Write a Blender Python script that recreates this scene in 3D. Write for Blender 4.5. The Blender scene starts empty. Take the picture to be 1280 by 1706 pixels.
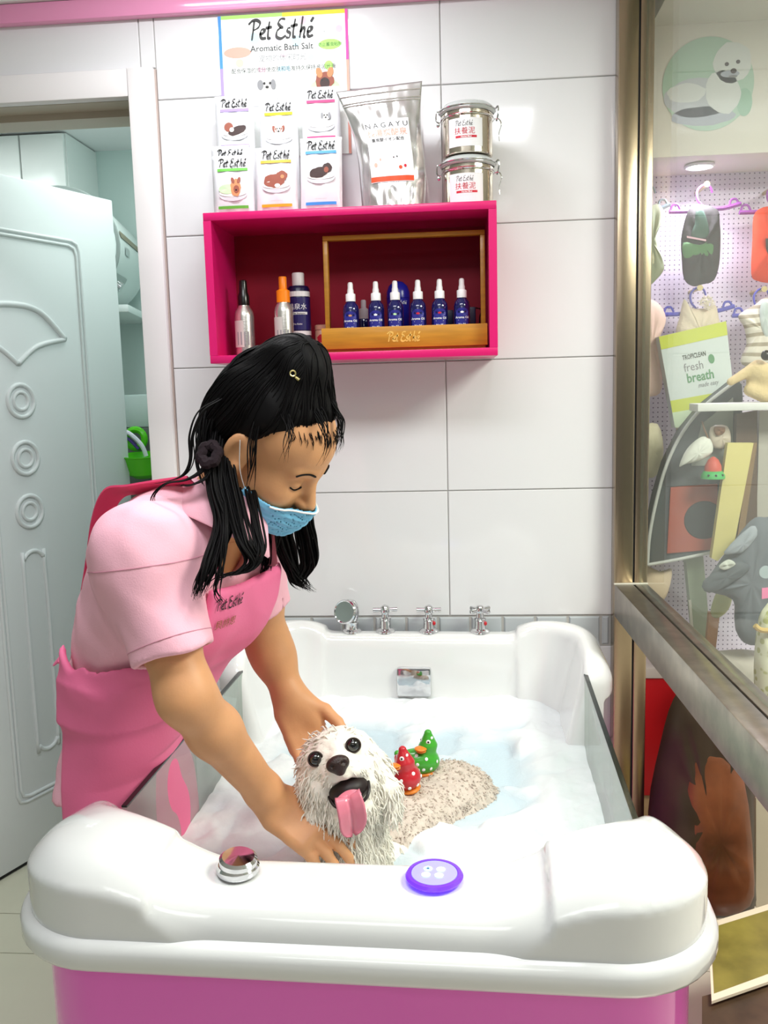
import bpy, bmesh, math, random
import numpy as np
from mathutils import Vector, Matrix
random.seed(7); rng = np.random.default_rng(7)
scene = bpy.context.scene; COL = scene.collection

# ------------------------------------------------------------------ camera
PSI, TH, RO = np.radians([4.79, 7.79, 1.52]); FPX = 1494.0
CAM = np.array([0, 0, 1.40])
_F = np.array([-np.sin(PSI)*np.cos(TH), np.cos(PSI)*np.cos(TH), -np.sin(TH)])
_R0 = np.array([np.cos(PSI), np.sin(PSI), 0]); _U0 = np.cross(_R0, _F)
_R = _R0*np.cos(RO)-_U0*np.sin(RO); _U = _R0*np.sin(RO)+_U0*np.cos(RO)
cd = bpy.data.cameras.new('camera'); cd.sensor_fit = 'HORIZONTAL'; cd.sensor_width = 36.0
cd.lens = FPX/1280*36; cd.clip_start = 0.02; cd.clip_end = 60
cam = bpy.data.objects.new('camera', cd); COL.objects.link(cam)
m = Matrix.Identity(4)
for i in range(3):
    m[i][0] = _R[i]; m[i][1] = _U[i]; m[i][2] = -_F[i]; m[i][3] = CAM[i]
cam.matrix_world = m; scene.camera = cam

def _at(x, y, ax, v):
    d = _F+_R*(x-640)/FPX-_U*(y-853)/FPX
    return CAM+d*((v-CAM[ax])/d[ax])
def AY(x, y, v): return _at(x, y, 1, v)     # the point at depth v seen at photo position x, y
def AZ(x, y, v): return _at(x, y, 2, v)

# ------------------------------------------------------------------ world, lights, exposure
world = bpy.data.worlds.new('world'); scene.world = world; world.use_nodes = True
bg = world.node_tree.nodes['Background']; bg.inputs[0].default_value = (0.93, 0.96, 1.0, 1); bg.inputs[1].default_value = 0.2
def area(name, loc, sx, sy, power, col=(1, 1, 1), rot=(0, 0, 0)):
    l = bpy.data.lights.new(name, 'AREA'); l.shape = 'RECTANGLE'; l.size = sx; l.size_y = sy; l.energy = power; l.color = col
    o = bpy.data.objects.new(name, l); COL.objects.link(o); o.location = loc; o.rotation_euler = rot; return o
CEIL = 2.36
area('panel_and_fill_light', (-0.42, 1.68, CEIL-.02), 0.4, 0.12, 8, (.96, 0.98, 1))
area('panel_and_fill_light', (-0.22, 0.72, CEIL-.02), 1.0, 0.4, 16, (.94, 0.97, 1))
area('panel_and_fill_light', (-0.25, -0.75, CEIL-.02), 1.1, 0.5, 6, (.95, 0.97, 1))  # added fill from behind the camera, lifts the walls
area('panel_and_fill_light', (-0.92, 2.78, CEIL-.02), 0.3, 0.5, 4.4, (0.93, 1.0, 0.98))  # added to light the visible face of the open door
area('panel_and_fill_light', (-1.8, 2.75, CEIL-.02), 0.5, 0.4, 7, (0.93, 1.0, 0.98))  # added to brighten the cabinet front in the back room
area('panel_and_fill_light', (1.15, 1.0, 2.21), 0.7, 0.6, 56, (1, 0.95, 0.92))
vs = scene.view_settings; vs.view_transform = 'Standard'; vs.look = 'None'; vs.exposure = -0.07; vs.gamma = 1; vs.use_curve_mapping = False

# ------------------------------------------------------------------ helpers
def lin(c):
    if isinstance(c, str): c = [int(c[i:i+2], 16) for i in (0, 2, 4)]
    return tuple(((x/255)/12.92 if x/255 <= .04045 else ((x/255+.055)/1.055)**2.4) for x in c)
MATS = {}
def mat(name, col, rough=.5, metal=0., bump=0., bscale=60., var=0., vscale=6., coat=0., trans=0., ior=1.45, emit=None, es=1., sss=0., alpha=1., stretch=None, spec=.5, detail=3.):
    if name in MATS: return MATS[name]
    m = bpy.data.materials.new(name); m.use_nodes = True; nt = m.node_tree; b = nt.nodes['Principled BSDF']
    c = lin(col)+(1,); b.inputs['Base Color'].default_value = c; b.inputs['Roughness'].default_value = rough; b.inputs['Metallic'].default_value = metal
    b.inputs['Coat Weight'].default_value = coat; b.inputs['Coat Roughness'].default_value = .05; b.inputs['Transmission Weight'].default_value = trans; b.inputs['IOR'].default_value = ior
    b.inputs['Alpha'].default_value = alpha; b.inputs['Specular IOR Level'].default_value = spec
    if sss: b.inputs['Subsurface Weight'].default_value = sss; b.inputs['Subsurface Radius'].default_value = (.012, .005, .003)
    if emit: b.inputs['Emission Color'].default_value = lin(emit)+(1,); b.inputs['Emission Strength'].default_value = es
    if bump or var:
        tc = nt.nodes.new('ShaderNodeTexCoord'); mp = nt.nodes.new('ShaderNodeMapping'); nt.links.new(tc.outputs['Object'], mp.inputs[0])
        if stretch: mp.inputs['Scale'].default_value = stretch
    if bump:
        n = nt.nodes.new('ShaderNodeTexNoise'); n.inputs['Scale'].default_value = bscale; n.inputs['Detail'].default_value = detail; nt.links.new(mp.outputs[0], n.inputs[0])
        bp = nt.nodes.new('ShaderNodeBump'); bp.inputs['Strength'].default_value = bump; bp.inputs['Distance'].default_value = .004
        nt.links.new(n.outputs[0], bp.inputs['Height']); nt.links.new(bp.outputs[0], b.inputs['Normal'])
    if var:
        n = nt.nodes.new('ShaderNodeTexNoise'); n.inputs['Scale'].default_value = vscale; n.inputs['Detail'].default_value = 4; nt.links.new(mp.outputs[0], n.inputs[0])
        r = nt.nodes.new('ShaderNodeValToRGB'); e = r.color_ramp.elements; e[0].position = .3; e[1].position = .7
        e[0].color = tuple(max(0, x*(1-var)) for x in c[:3])+(1,); e[1].color = tuple(min(1, x*(1+var)) for x in c[:3])+(1,)
        nt.links.new(n.outputs[0], r.inputs[0]); nt.links.new(r.outputs[0], b.inputs['Base Color'])
    MATS[name] = m; return m
def pane_mat(name, tint, rough=0.0, ior=1.45, refl=1.0, veil=None, hz=0.):
    # thin architectural glass: clear transmission with Fresnel reflection, optionally an even pale haze on it
    m = bpy.data.materials.new(name); m.use_nodes = True; nt = m.node_tree
    for n in list(nt.nodes): nt.nodes.remove(n)
    out = nt.nodes.new('ShaderNodeOutputMaterial'); tr = nt.nodes.new('ShaderNodeBsdfTransparent'); tr.inputs[0].default_value = lin(tint)+(1,)
    gl = nt.nodes.new('ShaderNodeBsdfGlossy'); gl.inputs['Roughness'].default_value = rough
    # Schlick reflectance from the facing angle, the same from both sides of the sheet
    lw = nt.nodes.new('ShaderNodeLayerWeight'); lw.inputs[0].default_value = .5
    pw_ = nt.nodes.new('ShaderNodeMath'); pw_.operation = 'POWER'; pw_.inputs[1].default_value = 5; nt.links.new(lw.outputs['Facing'], pw_.inputs[0])
    mul = nt.nodes.new('ShaderNodeMath'); mul.operation = 'MULTIPLY_ADD'; mul.inputs[1].default_value = .96*refl; mul.inputs[2].default_value = .04*refl; nt.links.new(pw_.outputs[0], mul.inputs[0])
    mx = nt.nodes.new('ShaderNodeMixShader'); nt.links.new(mul.outputs[0], mx.inputs[0]); nt.links.new(tr.outputs[0], mx.inputs[1]); nt.links.new(gl.outputs[0], mx.inputs[2])
    last = mx
    if veil:
        df = nt.nodes.new('ShaderNodeBsdfDiffuse'); df.inputs[0].default_value = lin(veil)+(1,)
        m2 = nt.nodes.new('ShaderNodeMixShader'); m2.inputs[0].default_value = hz; nt.links.new(mx.outputs[0], m2.inputs[1]); nt.links.new(df.outputs[0], m2.inputs[2]); last = m2
    nt.links.new(last.outputs[0], out.inputs[0]); MATS[name] = m; return m

def _link(name, me, parent): 
    o = bpy.data.objects.new(name, me); COL.objects.link(o)
    if parent is not None: o.parent = parent
    return o
def tag(o, label, cat, group=None):
    o['label'] = label; o['category'] = cat
    if group: o['group'] = group
    return o
def struct(o, label=None, cat=None):
    o['kind'] = 'structure'
    if label: o['label'] = label; o['category'] = cat
    return o
def thing(name, label, cat, loc=(0, 0, 0), rotz=0., group=None):
    o = bpy.data.objects.new(name, None); COL.objects.link(o); o.location = [float(x) for x in loc]; o.rotation_euler = (0, 0, rotz); o.empty_display_size = .05
    return tag(o, label, cat, group)
def _off(parent):           # world offset of the thing a part belongs to (parts sit at their thing's origin)
    v = np.zeros(3)
    while parent is not None: v = v+np.array(parent.location); parent = parent.parent
    return v
def copy_tree(o, loc, parent=None):
    c = o.copy(); COL.objects.link(c); c.parent = parent
    if loc is not None: c.location = [float(x) for x in loc]
    for ch in list(o.children): copy_tree(ch, None, c)
    return c
def fin(name, V, Fc, material, parent=None, smooth=False, local=False, origin=None):
    V = np.asarray(V, float).reshape(-1, 3)
    if parent is not None and not local: V = V-_off(parent)
    loc = None
    if parent is None:
        lo = V.min(0); hi = V.max(0); loc = np.array([(lo[0]+hi[0])/2, (lo[1]+hi[1])/2, lo[2]]) if origin is None else np.array(origin, float); V = V-loc
    me = bpy.data.meshes.new(name)
    if isinstance(Fc, np.ndarray):
        nf, k = Fc.shape; me.vertices.add(len(V)); me.vertices.foreach_set('co', V.astype(np.float32).ravel())
        me.loops.add(nf*k); me.loops.foreach_set('vertex_index', Fc.astype(np.int32).ravel()); me.polygons.add(nf)
        me.polygons.foreach_set('loop_start', np.arange(0, nf*k, k, dtype=np.int32)); me.update(calc_edges=True)
    else: me.from_pydata([tuple(v) for v in V], [], Fc)
    if material is not None: me.materials.append(material)
    if smooth is True: me.polygons.foreach_set('use_smooth', np.ones(len(me.polygons), bool))
    elif smooth: me.polygons.foreach_set('use_smooth', np.ones(len(me.polygons), bool)); me.set_sharp_from_angle(angle=math.radians(smooth))
    me.update()
    o = _link(name, me, parent)
    if loc is not None: o.location = [float(x) for x in loc]
    return o
def unit(v): v = np.asarray(v, float); return v/max(1e-12, np.linalg.norm(v))
def basis(ax, hint=(0, 0, 1)):
    a = unit(ax); h = np.array(hint, float)
    if abs(a@h) > .95*np.linalg.norm(h): h = np.array([1., 0, 0])
    x = unit(np.cross(h, a)); return x, np.cross(a, x), a
def crom(P, n=8, closed=False):
    P = np.asarray(P, float); N = len(P); out = []
    for i in range(N if closed else N-1):
        g = (lambda k: P[k % N]) if closed else (lambda k: P[min(max(k, 0), N-1)])
        a, b, c, d = g(i-1), g(i), g(i+1), g(i+2)
        for t in np.arange(n)/n: out.append(.5*((2*b)+(c-a)*t+(2*a-5*b+4*c-d)*t*t+(3*b-a-3*c+d)*t**3))
    if not closed: out.append(P[-1])
    return np.array(out)
class MB:
    def __init__(s): s.v = []; s.f = []
    def add(s, V, Fc):
        k = len(s.v); s.v += [tuple(float(c) for c in p) for p in V]; s.f += [tuple(int(i)+k for i in q) for q in Fc]; return s
    def box(s, x0, x1, y0, y1, z0, z1, ch=0.):
        if not ch:
            return s.add([(x, y, z) for z in (z0, z1) for y in (y0, y1) for x in (x0, x1)], [(0, 2, 3, 1), (4, 5, 7, 6), (0, 1, 5, 4), (2, 6, 7, 3), (0, 4, 6, 2), (1, 3, 7, 5)])
        bm = bmesh.new(); MB._bmbox(bm, x0, x1, y0, y1, z0, z1)
        bmesh.ops.bevel(bm, geom=list(bm.edges), offset=ch, segments=2, profile=.5, affect='EDGES')
        bm.verts.ensure_lookup_table(); s.add([v.co for v in bm.verts], [[v.index for v in f.verts] for f in bm.faces]); bm.free(); return s
    @staticmethod
    def _bmbox(bm, x0, x1, y0, y1, z0, z1):
        r = bmesh.ops.create_cube(bm, size=1)
        for v in r['verts']: v.co = ((x0+x1)/2+v.co.x*(x1-x0), (y0+y1)/2+v.co.y*(y1-y0), (z0+z1)/2+v.co.z*(z1-z0))
        bm.verts.index_update()
    def obox(s, c, ax, hx, hy, hz, ch=0.):
        k = len(s.v); s.box(-hx, hx, -hy, hy, -hz, hz, ch); A = np.array(ax, float)  # rows: x,y,z axes
        for i in range(k, len(s.v)): s.v[i] = tuple(np.array(c, float)+np.array(s.v[i])@A)
        return s
    def lathe(s, prof, n=24, c=(0, 0, 0), ax=(0, 0, 1), hint=(0, 1, 0), capped=True):
        X, Y, Z = basis(ax, hint); c = np.array(c, float); V = []; Fc = []; m_ = len(prof)
        for r, z in prof:
            for i in range(n):
                a = 2*math.pi*i/n; V.append(c+X*r*math.cos(a)+Y*r*math.sin(a)+Z*z)
        for j in range(m_-1):
            for i in range(n): i2 = (i+1) % n; Fc.append((j*n+i, j*n+i2, (j+1)*n+i2, (j+1)*n+i))
        if capped: Fc.append(tuple(range(n-1, -1, -1))); Fc.append(tuple(range((m_-1)*n, m_*n)))
        return s.add(V, Fc)
    def tube(s, P, R, n=8, caps=True, closed=False, flat=None):
        P = np.asarray(P, float); N = len(P); R = np.broadcast_to(np.asarray(R, float), (N,)); T = np.gradient(P, axis=0) if not closed else np.roll(P, -1, 0)-np.roll(P, 1, 0)
        x, y, _ = basis(T[0]); V = []; Fc = []
        for i in range(N):
            t = unit(T[i]); x = unit(x-t*(x@t)); y = np.cross(t, x)
            for k in range(n):
                a = 2*math.pi*k/n; V.append(P[i]+(x*math.cos(a)+y*math.sin(a)*(flat or 1))*R[i])
        for i in range(N if closed else N-1):
            j = (i+1) % N
            for k in range(n): k2 = (k+1) % n; Fc.append((i*n+k, i*n+k2, j*n+k2, j*n+k))
        if caps and not closed: Fc.append(tuple(range(n-1, -1, -1))); Fc.append(tuple(range((N-1)*n, N*n)))
        return s.add(V, Fc)
    def strip(s, P, S, w, th=.002):       # a flat band of width w along P, lying across directions S
        P = np.asarray(P, float); N = len(P); S = np.asarray(S, float); S = np.broadcast_to(S, (N, 3)); w = np.broadcast_to(np.asarray(w, float), (N,)); T = np.gradient(P, axis=0); V = []; Fc = []
        for i in range(N):
            x = unit(S[i]-unit(T[i])*(S[i]@unit(T[i]))); nrm = np.cross(unit(T[i]), x)
            V += [P[i]-x*w[i]/2-nrm*th/2, P[i]+x*w[i]/2-nrm*th/2, P[i]+x*w[i]/2+nrm*th/2, P[i]-x*w[i]/2+nrm*th/2]
        for i in range(N-1):
            for k in range(4): k2 = (k+1) % 4; Fc.append((i*4+k, i*4+k2, i*4+4+k2, i*4+4+k))
        Fc += [(3, 2, 1, 0), tuple(range((N-1)*4, N*4))]
        return s.add(V, Fc)
    def prism(s, poly, frame, d):         # outline poly (2D) in frame (4x4), extruded by d along frame z
        A = np.array(frame); n = len(poly); V = []
        for z in (0, d): V += [A[:3, 3]+A[:3, 0]*x+A[:3, 1]*y+A[:3, 2]*z for x, y in poly]
        Fc = [tuple(range(n-1, -1, -1)), tuple(range(n, 2*n))]+[(i, (i+1) % n, n+(i+1) % n, n+i) for i in range(n)]
        return s.add(V, Fc)
    def ell(s, c, r, ax=((1, 0, 0), (0, 1, 0), (0, 0, 1)), nu=16, nv=10):
        A = np.array(ax, float); V = []; Fc = []; c = np.array(c, float)
        for j in range(1, nv):
            ph = math.pi*j/nv
            for i in range(nu):
                a = 2*math.pi*i/nu; V.append(c+np.array([r[0]*math.sin(ph)*math.cos(a), r[1]*math.sin(ph)*math.sin(a), r[2]*math.cos(ph)])@A)
        t = len(V); V += [c+np.array([0, 0, r[2]])@A, c-np.array([0, 0, r[2]])@A]
        for j in range(nv-2):
            for i in range(nu): i2 = (i+1) % nu; Fc.append((j*nu+i, (j+1)*nu+i, (j+1)*nu+i2, j*nu+i2))
        for i in range(nu): i2 = (i+1) % nu; Fc.append((t, i, i2)); Fc.append((t+1, (nv-2)*nu+i2, (nv-2)*nu+i))
        return s.add(V, Fc)
    def build(s, name, material, parent=None, smooth=35, local=False, origin=None): return fin(name, np.array(s.v), s.f, material, parent, smooth, local, origin)

def frame(o, right, up):
    r = unit(right); u = unit(np.array(up, float)-r*(np.array(up, float)@r)); n = np.cross(r, u); A = np.eye(4); A[:3, 0] = r; A[:3, 1] = u; A[:3, 2] = n; A[:3, 3] = o; return A
_txt = {}
def text_mesh(s, bold=0., ext=0.0):
    k = (s, bold)
    if k not in _txt:
        c = bpy.data.curves.new('t', 'FONT'); c.body = s; c.align_x = 'CENTER'; c.offset = bold; c.resolution_u = 2
        o = bpy.data.objects.new('t', c); COL.objects.link(o); me = bpy.data.meshes.new_from_object(o.evaluated_get(bpy.context.evaluated_depsgraph_get()))
        V = np.array([v.co[:] for v in me.vertices]).reshape(-1, 3); Fc = [tuple(p.vertices) for p in me.polygons]
        bpy.data.objects.remove(o); bpy.data.curves.remove(c); bpy.data.meshes.remove(me); _txt[k] = (V, Fc)
    return _txt[k]
LOGO = [[(-.12, .80), (.1, .98), (.34, 1.0), (.5, .86), (.4, .64), (.12, .5)], [(.2, .98), (.12, .5), (.02, 0)],
        [(.46, .3), (.66, .36), (.72, .5), (.6, .54), (.49, .34), (.55, .1), (.8, .1)], [(1.02, .92), (.93, .5), (.9, .1), (1.04, .1)], [(.78, .58), (1.14, .64)],
        [(1.86, .98), (1.62, 1.0), (1.48, .8), (1.62, .6), (1.74, .6)], [(1.62, .58), (1.4, .42), (1.36, .14), (1.58, .03), (1.86, .18)],
        [(2.12, .54), (1.98, .52), (1.95, .38), (2.08, .26), (2.02, .06), (1.84, .08)], [(2.4, .98), (2.28, .5), (2.24, .1), (2.38, .08)], [(2.12, .6), (2.52, .68)],
        [(2.8, 1.08), (2.68, .5), (2.58, .0)], [(2.62, .28), (2.78, .5), (2.86, .42), (2.8, .08), (2.9, .06)],
        [(3.0, .28), (3.18, .34), (3.24, .5), (3.1, .52), (3.01, .3), (3.06, .06), (3.3, .12)], [(3.2, .76), (3.36, 1.0)]]
def stroke_mesh(strokes, pen=.085, ang=40, thin=.3):
    V = []; Fc = []
    for st in strokes:
        P = crom(np.array(st), 7); T = np.gradient(P, axis=0); N = len(P); k = len(V)
        for i in range(N):
            t = T[i]/np.linalg.norm(T[i]); nrm = np.array([-t[1], t[0]]); pa = np.array([math.cos(math.radians(ang)), math.sin(math.radians(ang))])
            w = pen*(thin+(1-thin)*abs(nrm@np.array([-pa[1], pa[0]])*.3+abs(nrm@pa)*.8))*(1 if 0 < i < N-1 else .35)
            V += [(*(P[i]+nrm*w), 0), (*(P[i]-nrm*w), 0)]
        Fc += [(k+2*i+1, k+2*i+3, k+2*i+2, k+2*i) for i in range(N-1)]
    return np.array(V)-np.array([1.65, 0, 0]), Fc
class Print:
    """flat print on a surface: frame (or warp) gives the place, shapes are joined per ink"""
    def __init__(s, fr=None, parent=None, warp=None, step=.00025): s.fr = fr; s.parent = parent; s.warp = warp; s.step = step; s.n = 1; s.parts = {}
    def _p(s, V):
        V = np.asarray(V, float); z = s.step*s.n
        if s.warp: return np.array([s.warp(x, y, z) for x, y, _ in V])
        A = s.fr; return A[:3, 3]+np.outer(V[:, 0], A[:3, 0])+np.outer(V[:, 1], A[:3, 1])+z*A[:3, 2]
    def add(s, V, Fc, ink, name='print'):
        mb = s.parts.setdefault((name, ink.name), (MB(), ink))[0]; mb.add(s._p(V), Fc); return s
    def layer(s): s.n += 1; return s
    def rect(s, x0, x1, y0, y1, ink, name='print', nx=1):
        V = []; Fc = []
        for i in range(nx+1): x = x0+(x1-x0)*i/nx; V += [(x, y0, 0), (x, y1, 0)]
        for i in range(nx): Fc.append((2*i, 2*i+2, 2*i+3, 2*i+1))
        return s.add(V, Fc, ink, name)
    def ell(s, cx, cy, rx, ry, ink, rot=0, name='print', n=20, wob=0.):
        c, q = math.cos(rot), math.sin(rot); V = [(cx, cy, 0)]
        for i in range(n):
            a = 2*math.pi*i/n; k = 1+wob*math.sin(5*a+cx*999)+wob*.6*math.sin(9*a+cy*777); x, y = rx*k*math.cos(a), ry*k*math.sin(a); V.append((cx+c*x-q*y, cy+q*x+c*y, 0))
        return s.add(V, [(0, 1+i, 1+(i+1) % n) for i in range(n)], ink, name)
    def poly(s, pts, ink, name='print'): return s.add([(x, y, 0) for x, y in pts], [tuple(range(len(pts)))], ink, name)
    def text(s, t, x, y, size, ink, bold=0., shear=0., rot=0., sx=1., name='lettering'):
        V, Fc = text_mesh(t, bold)
        if not len(V): return s
        X = (V[:, 0]*sx+V[:, 1]*shear)*size; Y = V[:, 1]*size; c, q = math.cos(rot), math.sin(rot)
        return s.add(np.c_[x+c*X-q*Y, y+q*X+c*Y, 0*X], Fc, ink, name)
    def logo(s, x, y, h, ink, rot=0., pen=.085, name='lettering'):
        V, Fc = stroke_mesh(LOGO, pen); X = V[:, 0]*h; Y = V[:, 1]*h; c, q = math.cos(rot), math.sin(rot)
        return s.add(np.c_[x+c*X-q*Y, y+q*X+c*Y, 0*X], Fc, ink, name)
    def done(s):
        for (name, _), (mb, ink) in s.parts.items(): mb.build(name, ink, s.parent, smooth=False)['kind'] = 'stuff'

# ---- signed distance modelling (organic shapes): vectorised primitives and a sparse surface-net mesher
def L(v): return np.sqrt((v*v).sum(-1))
def rcone(P, a, b, ra, rb):
    a = np.asarray(a, float); b = np.asarray(b, float); ab = b-a; t = np.clip(((P-a)@ab)/max(1e-9, ab@ab), 0, 1)
    return L(P-a-t[:, None]*ab)-(ra+(rb-ra)*t)
def chain(P, pts, rs, k=.0):
    d = None
    for i in range(len(pts)-1):
        e = rcone(P, pts[i], pts[i+1], rs[i], rs[i+1]); d = e if d is None else (smin(d, e, k) if k else np.minimum(d, e))
    return d
def sell(P, c, r, A=None):
    q = P-np.asarray(c, float)
    if A is not None: q = q@np.asarray(A, float).T
    r = np.asarray(r, float); k0 = L(q/r); k1 = L(q/(r*r)); return k0*(k0-1)/np.maximum(k1, 1e-6)
def sbox(P, c, h, r=0., A=None):
    q = P-np.asarray(c, float)
    if A is not None: q = q@np.asarray(A, float).T
    q = np.abs(q)-np.asarray(h, float)+r; return L(np.maximum(q, 0))+np.minimum(q.max(-1), 0)-r
def smin(a, b, k): h = np.maximum(k-np.abs(a-b), 0)/k; return np.minimum(a, b)-h*h*k*.25
def smax(a, b, k): return -smin(-a, -b, k)
def sstep(x, a, b): t = np.clip((x-a)/(b-a), 0, 1); return t*t*(3-2*t)
def wob(P, s, seed=0.):    # cheap smooth pseudo noise in -1..1
    x, y, z = (P*s+seed).T
    return (np.sin(x*1.0+1.7*np.sin(y*.9+z*.6))+np.sin(y*1.3+1.5*np.sin(z*1.1+x*.7))+np.sin(z*1.2+1.6*np.sin(x*1.2-y*.5)))/3
def sdf_mesh(fn, lo, hi, h, proj=2):
    lo = np.array(lo, float); hi = np.array(hi, float); B = 8; nb = np.ceil((hi-lo)/(h*B)).astype(int); n = nb*B
    g = np.stack(np.meshgrid(*[np.arange(k) for k in nb], indexing='ij'), -1).reshape(-1, 3)
    dc = fn(lo+(g+.5)*B*h); near = np.abs(dc) < B*h*1.6
    D = np.repeat(np.repeat(np.repeat(dc.reshape(nb), B, 0), B, 1), B, 2).astype(np.float32)
    l = np.stack(np.meshgrid(*[np.arange(B)]*3, indexing='ij'), -1).reshape(-1, 3); gi = g[near]
    for s in range(0, len(gi), 400):
        I = (gi[s:s+400, None]*B+l[None]).reshape(-1, 3); D[I[:, 0], I[:, 1], I[:, 2]] = fn(lo+I*h)
    S = D < 0; c = np.zeros(tuple(n-1), np.int8)
    off = [(a, b, e) for a in (0, 1) for b in (0, 1) for e in (0, 1)]
    for a, b, e in off: c += S[a:n[0]-1+a, b:n[1]-1+b, e:n[2]-1+e]
    I = np.argwhere((c > 0) & (c < 8)); idx = np.full(tuple(n-1), -1, np.int64); idx[I[:, 0], I[:, 1], I[:, 2]] = np.arange(len(I))
    val = {o: D[I[:, 0]+o[0], I[:, 1]+o[1], I[:, 2]+o[2]] for o in off}; acc = np.zeros((len(I), 3)); cnt = np.zeros(len(I))
    for o in off:
        for ax in range(3):
            if o[ax]: continue
            p = list(o); p[ax] = 1; v0, v1 = val[o], val[tuple(p)]; x = (v0 < 0) != (v1 < 0); t = np.where(x, v0/np.where(x, v0-v1, 1), 0)
            q = np.tile(np.array(o, float), (len(I), 1)); q[:, ax] = t; acc[x] += q[x]; cnt[x] += 1
    V = lo+(I+acc/cnt[:, None])*h; Q = []
    for ax in range(3):
        b, e = (ax+1) % 3, (ax+2) % 3; sl0 = [slice(1, k-1) for k in n]; sl0[ax] = slice(0, n[ax]-1); sl1 = list(sl0); sl1[ax] = slice(1, n[ax])
        A0 = S[tuple(sl0)]; A1 = S[tuple(sl1)]; J = np.argwhere(A0 != A1)
        if not len(J): continue
        fl = A0[J[:, 0], J[:, 1], J[:, 2]]; J = J+np.array([1 if k != ax else 0 for k in range(3)])
        def cell(db, de): K = J.copy(); K[:, b] -= db; K[:, e] -= de; return idx[K[:, 0], K[:, 1], K[:, 2]]
        q = np.stack([cell(1, 1), cell(0, 1), cell(0, 0), cell(1, 0)], 1); q[~fl] = q[~fl][:, ::-1]; Q.append(q)
    Q = np.concatenate(Q); Q = Q[(Q >= 0).all(1)]
    for _ in range(proj):
        d = fn(V); G = np.stack([(fn(V+np.eye(3)[k]*h*.25)-fn(V-np.eye(3)[k]*h*.25))/(h*.5) for k in range(3)], 1)
        V = V-np.clip(d/np.maximum((G*G).sum(1), .3), -h*.5, h*.5)[:, None]*G
    return V, Q
def join(parts):
    V = []; Q = []; k = 0
    for v, q in parts: V.append(v); Q.append(q+k); k += len(v)
    return np.concatenate(V), np.concatenate(Q)
# ================================================================== the room
W = 2.089
def APL(px, py, p0, n):
    d = _F+_R*(px-640)/FPX-_U*(py-853)/FPX; t = ((np.array(p0)-CAM)@np.array(n))/(d@np.array(n)); return CAM+d*t
M_tile = mat('white_glazed_tile', 'e9e8ea', .09, coat=.3, bump=.035, bscale=7)
M_grout = mat('grout', 'b9b6b2', .8)
M_mosaic = mat('grey_mosaic_tile', 'c3c8cc', .12)
M_white = mat('white_paint', 'ececec', .45)
M_trim = mat('white_trim', 'e8e4e4', .4)
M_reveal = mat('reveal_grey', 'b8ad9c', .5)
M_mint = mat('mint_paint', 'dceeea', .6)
M_pinkband = mat('pink_lacquer', 'f29cc6', .15, coat=.5)
M_floor = mat('cream_floor_tile', 'd3d2bd', .15, var=.04, vscale=3)
M_ceil = mat('ceiling_paint', 'f2f2f2', .8)
def M_box(n, *a, m=M_white, p=None, ch=0., sm=35): return MB().box(*a, ch).build(n, m, p, sm)

# floor: slab with separate tiles
fl = MB().box(-3.2, 2.6, -2.2, 4.0, -.12, -.008).build('floor', M_grout); struct(fl)
def flat_tile(name, x0, x1, z0, z1, y, parent, m, t=.004, ch=.0015):   # a tile on a wall that faces -y
    return MB().add([(x0, y+t, z0), (x1, y+t, z0), (x1, y+t, z1), (x0, y+t, z1), (x0, y+ch, z0), (x1, y+ch, z0), (x1, y+ch, z1), (x0, y+ch, z1), (x0+ch, y, z0+ch), (x1-ch, y, z0+ch), (x1-ch, y, z1-ch), (x0+ch, y, z1-ch)],
                    [(0, 1, 5, 4), (1, 2, 6, 5), (2, 3, 7, 6), (3, 0, 4, 7), (4, 5, 9, 8), (5, 6, 10, 9), (6, 7, 11, 10), (7, 4, 8, 11), (8, 9, 10, 11)]).build(name, m, parent, smooth=False)
tl = None
ys = [-2.2, -1.57, -.97, -.37, .23, .83, 1.43, 2.029, 2.2, 2.8, 3.4, 4.0]
xs = [-3.2, -2.6, -2.0, -1.4, -.8, -.2, .4, 1.0, 1.6, 2.2]
for j in range(len(ys)-1):
    for i in range(len(xs)-1):
        w, d = xs[i+1]-xs[i], ys[j+1]-ys[j]
        MB().box(xs[i]+.0015, xs[i+1]-.0015, ys[j]+.0015, ys[j+1]-.0015, -.009, 0).build('floor_tile', M_floor, fl, smooth=False)
M_box('ceiling', -3.2, 2.6, -2.2, 4.0, CEIL, CEIL+.1, m=M_ceil); struct(bpy.data.objects['ceiling'])
for (x, y, sx, sy, nm_) in ((-.42, 1.68, .4, .12, 'narrow white'), (-.22, .72, 1.0, .4, 'wide white grooming room'), (-.25, -.75, 1.1, .5, 'added wide white front room'), (-.92, 2.78, .3, .5, 'added square white back room'), (-1.8, 2.75, .5, .4, 'added white back room cabinet')):  # front and back room casings are added, they only house fill lights
    lt = thing('lamp_and_fill_casing', nm_+' ceiling lamp casing', 'lamp', (x, y, CEIL-.018), group='ceiling lamps')
    MB().box(x-sx/2-.02, x+sx/2+.02, y-sy/2-.02, y+sy/2+.02, CEIL-.018, CEIL-.002, .004).build('casing', M_white, lt)

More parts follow.
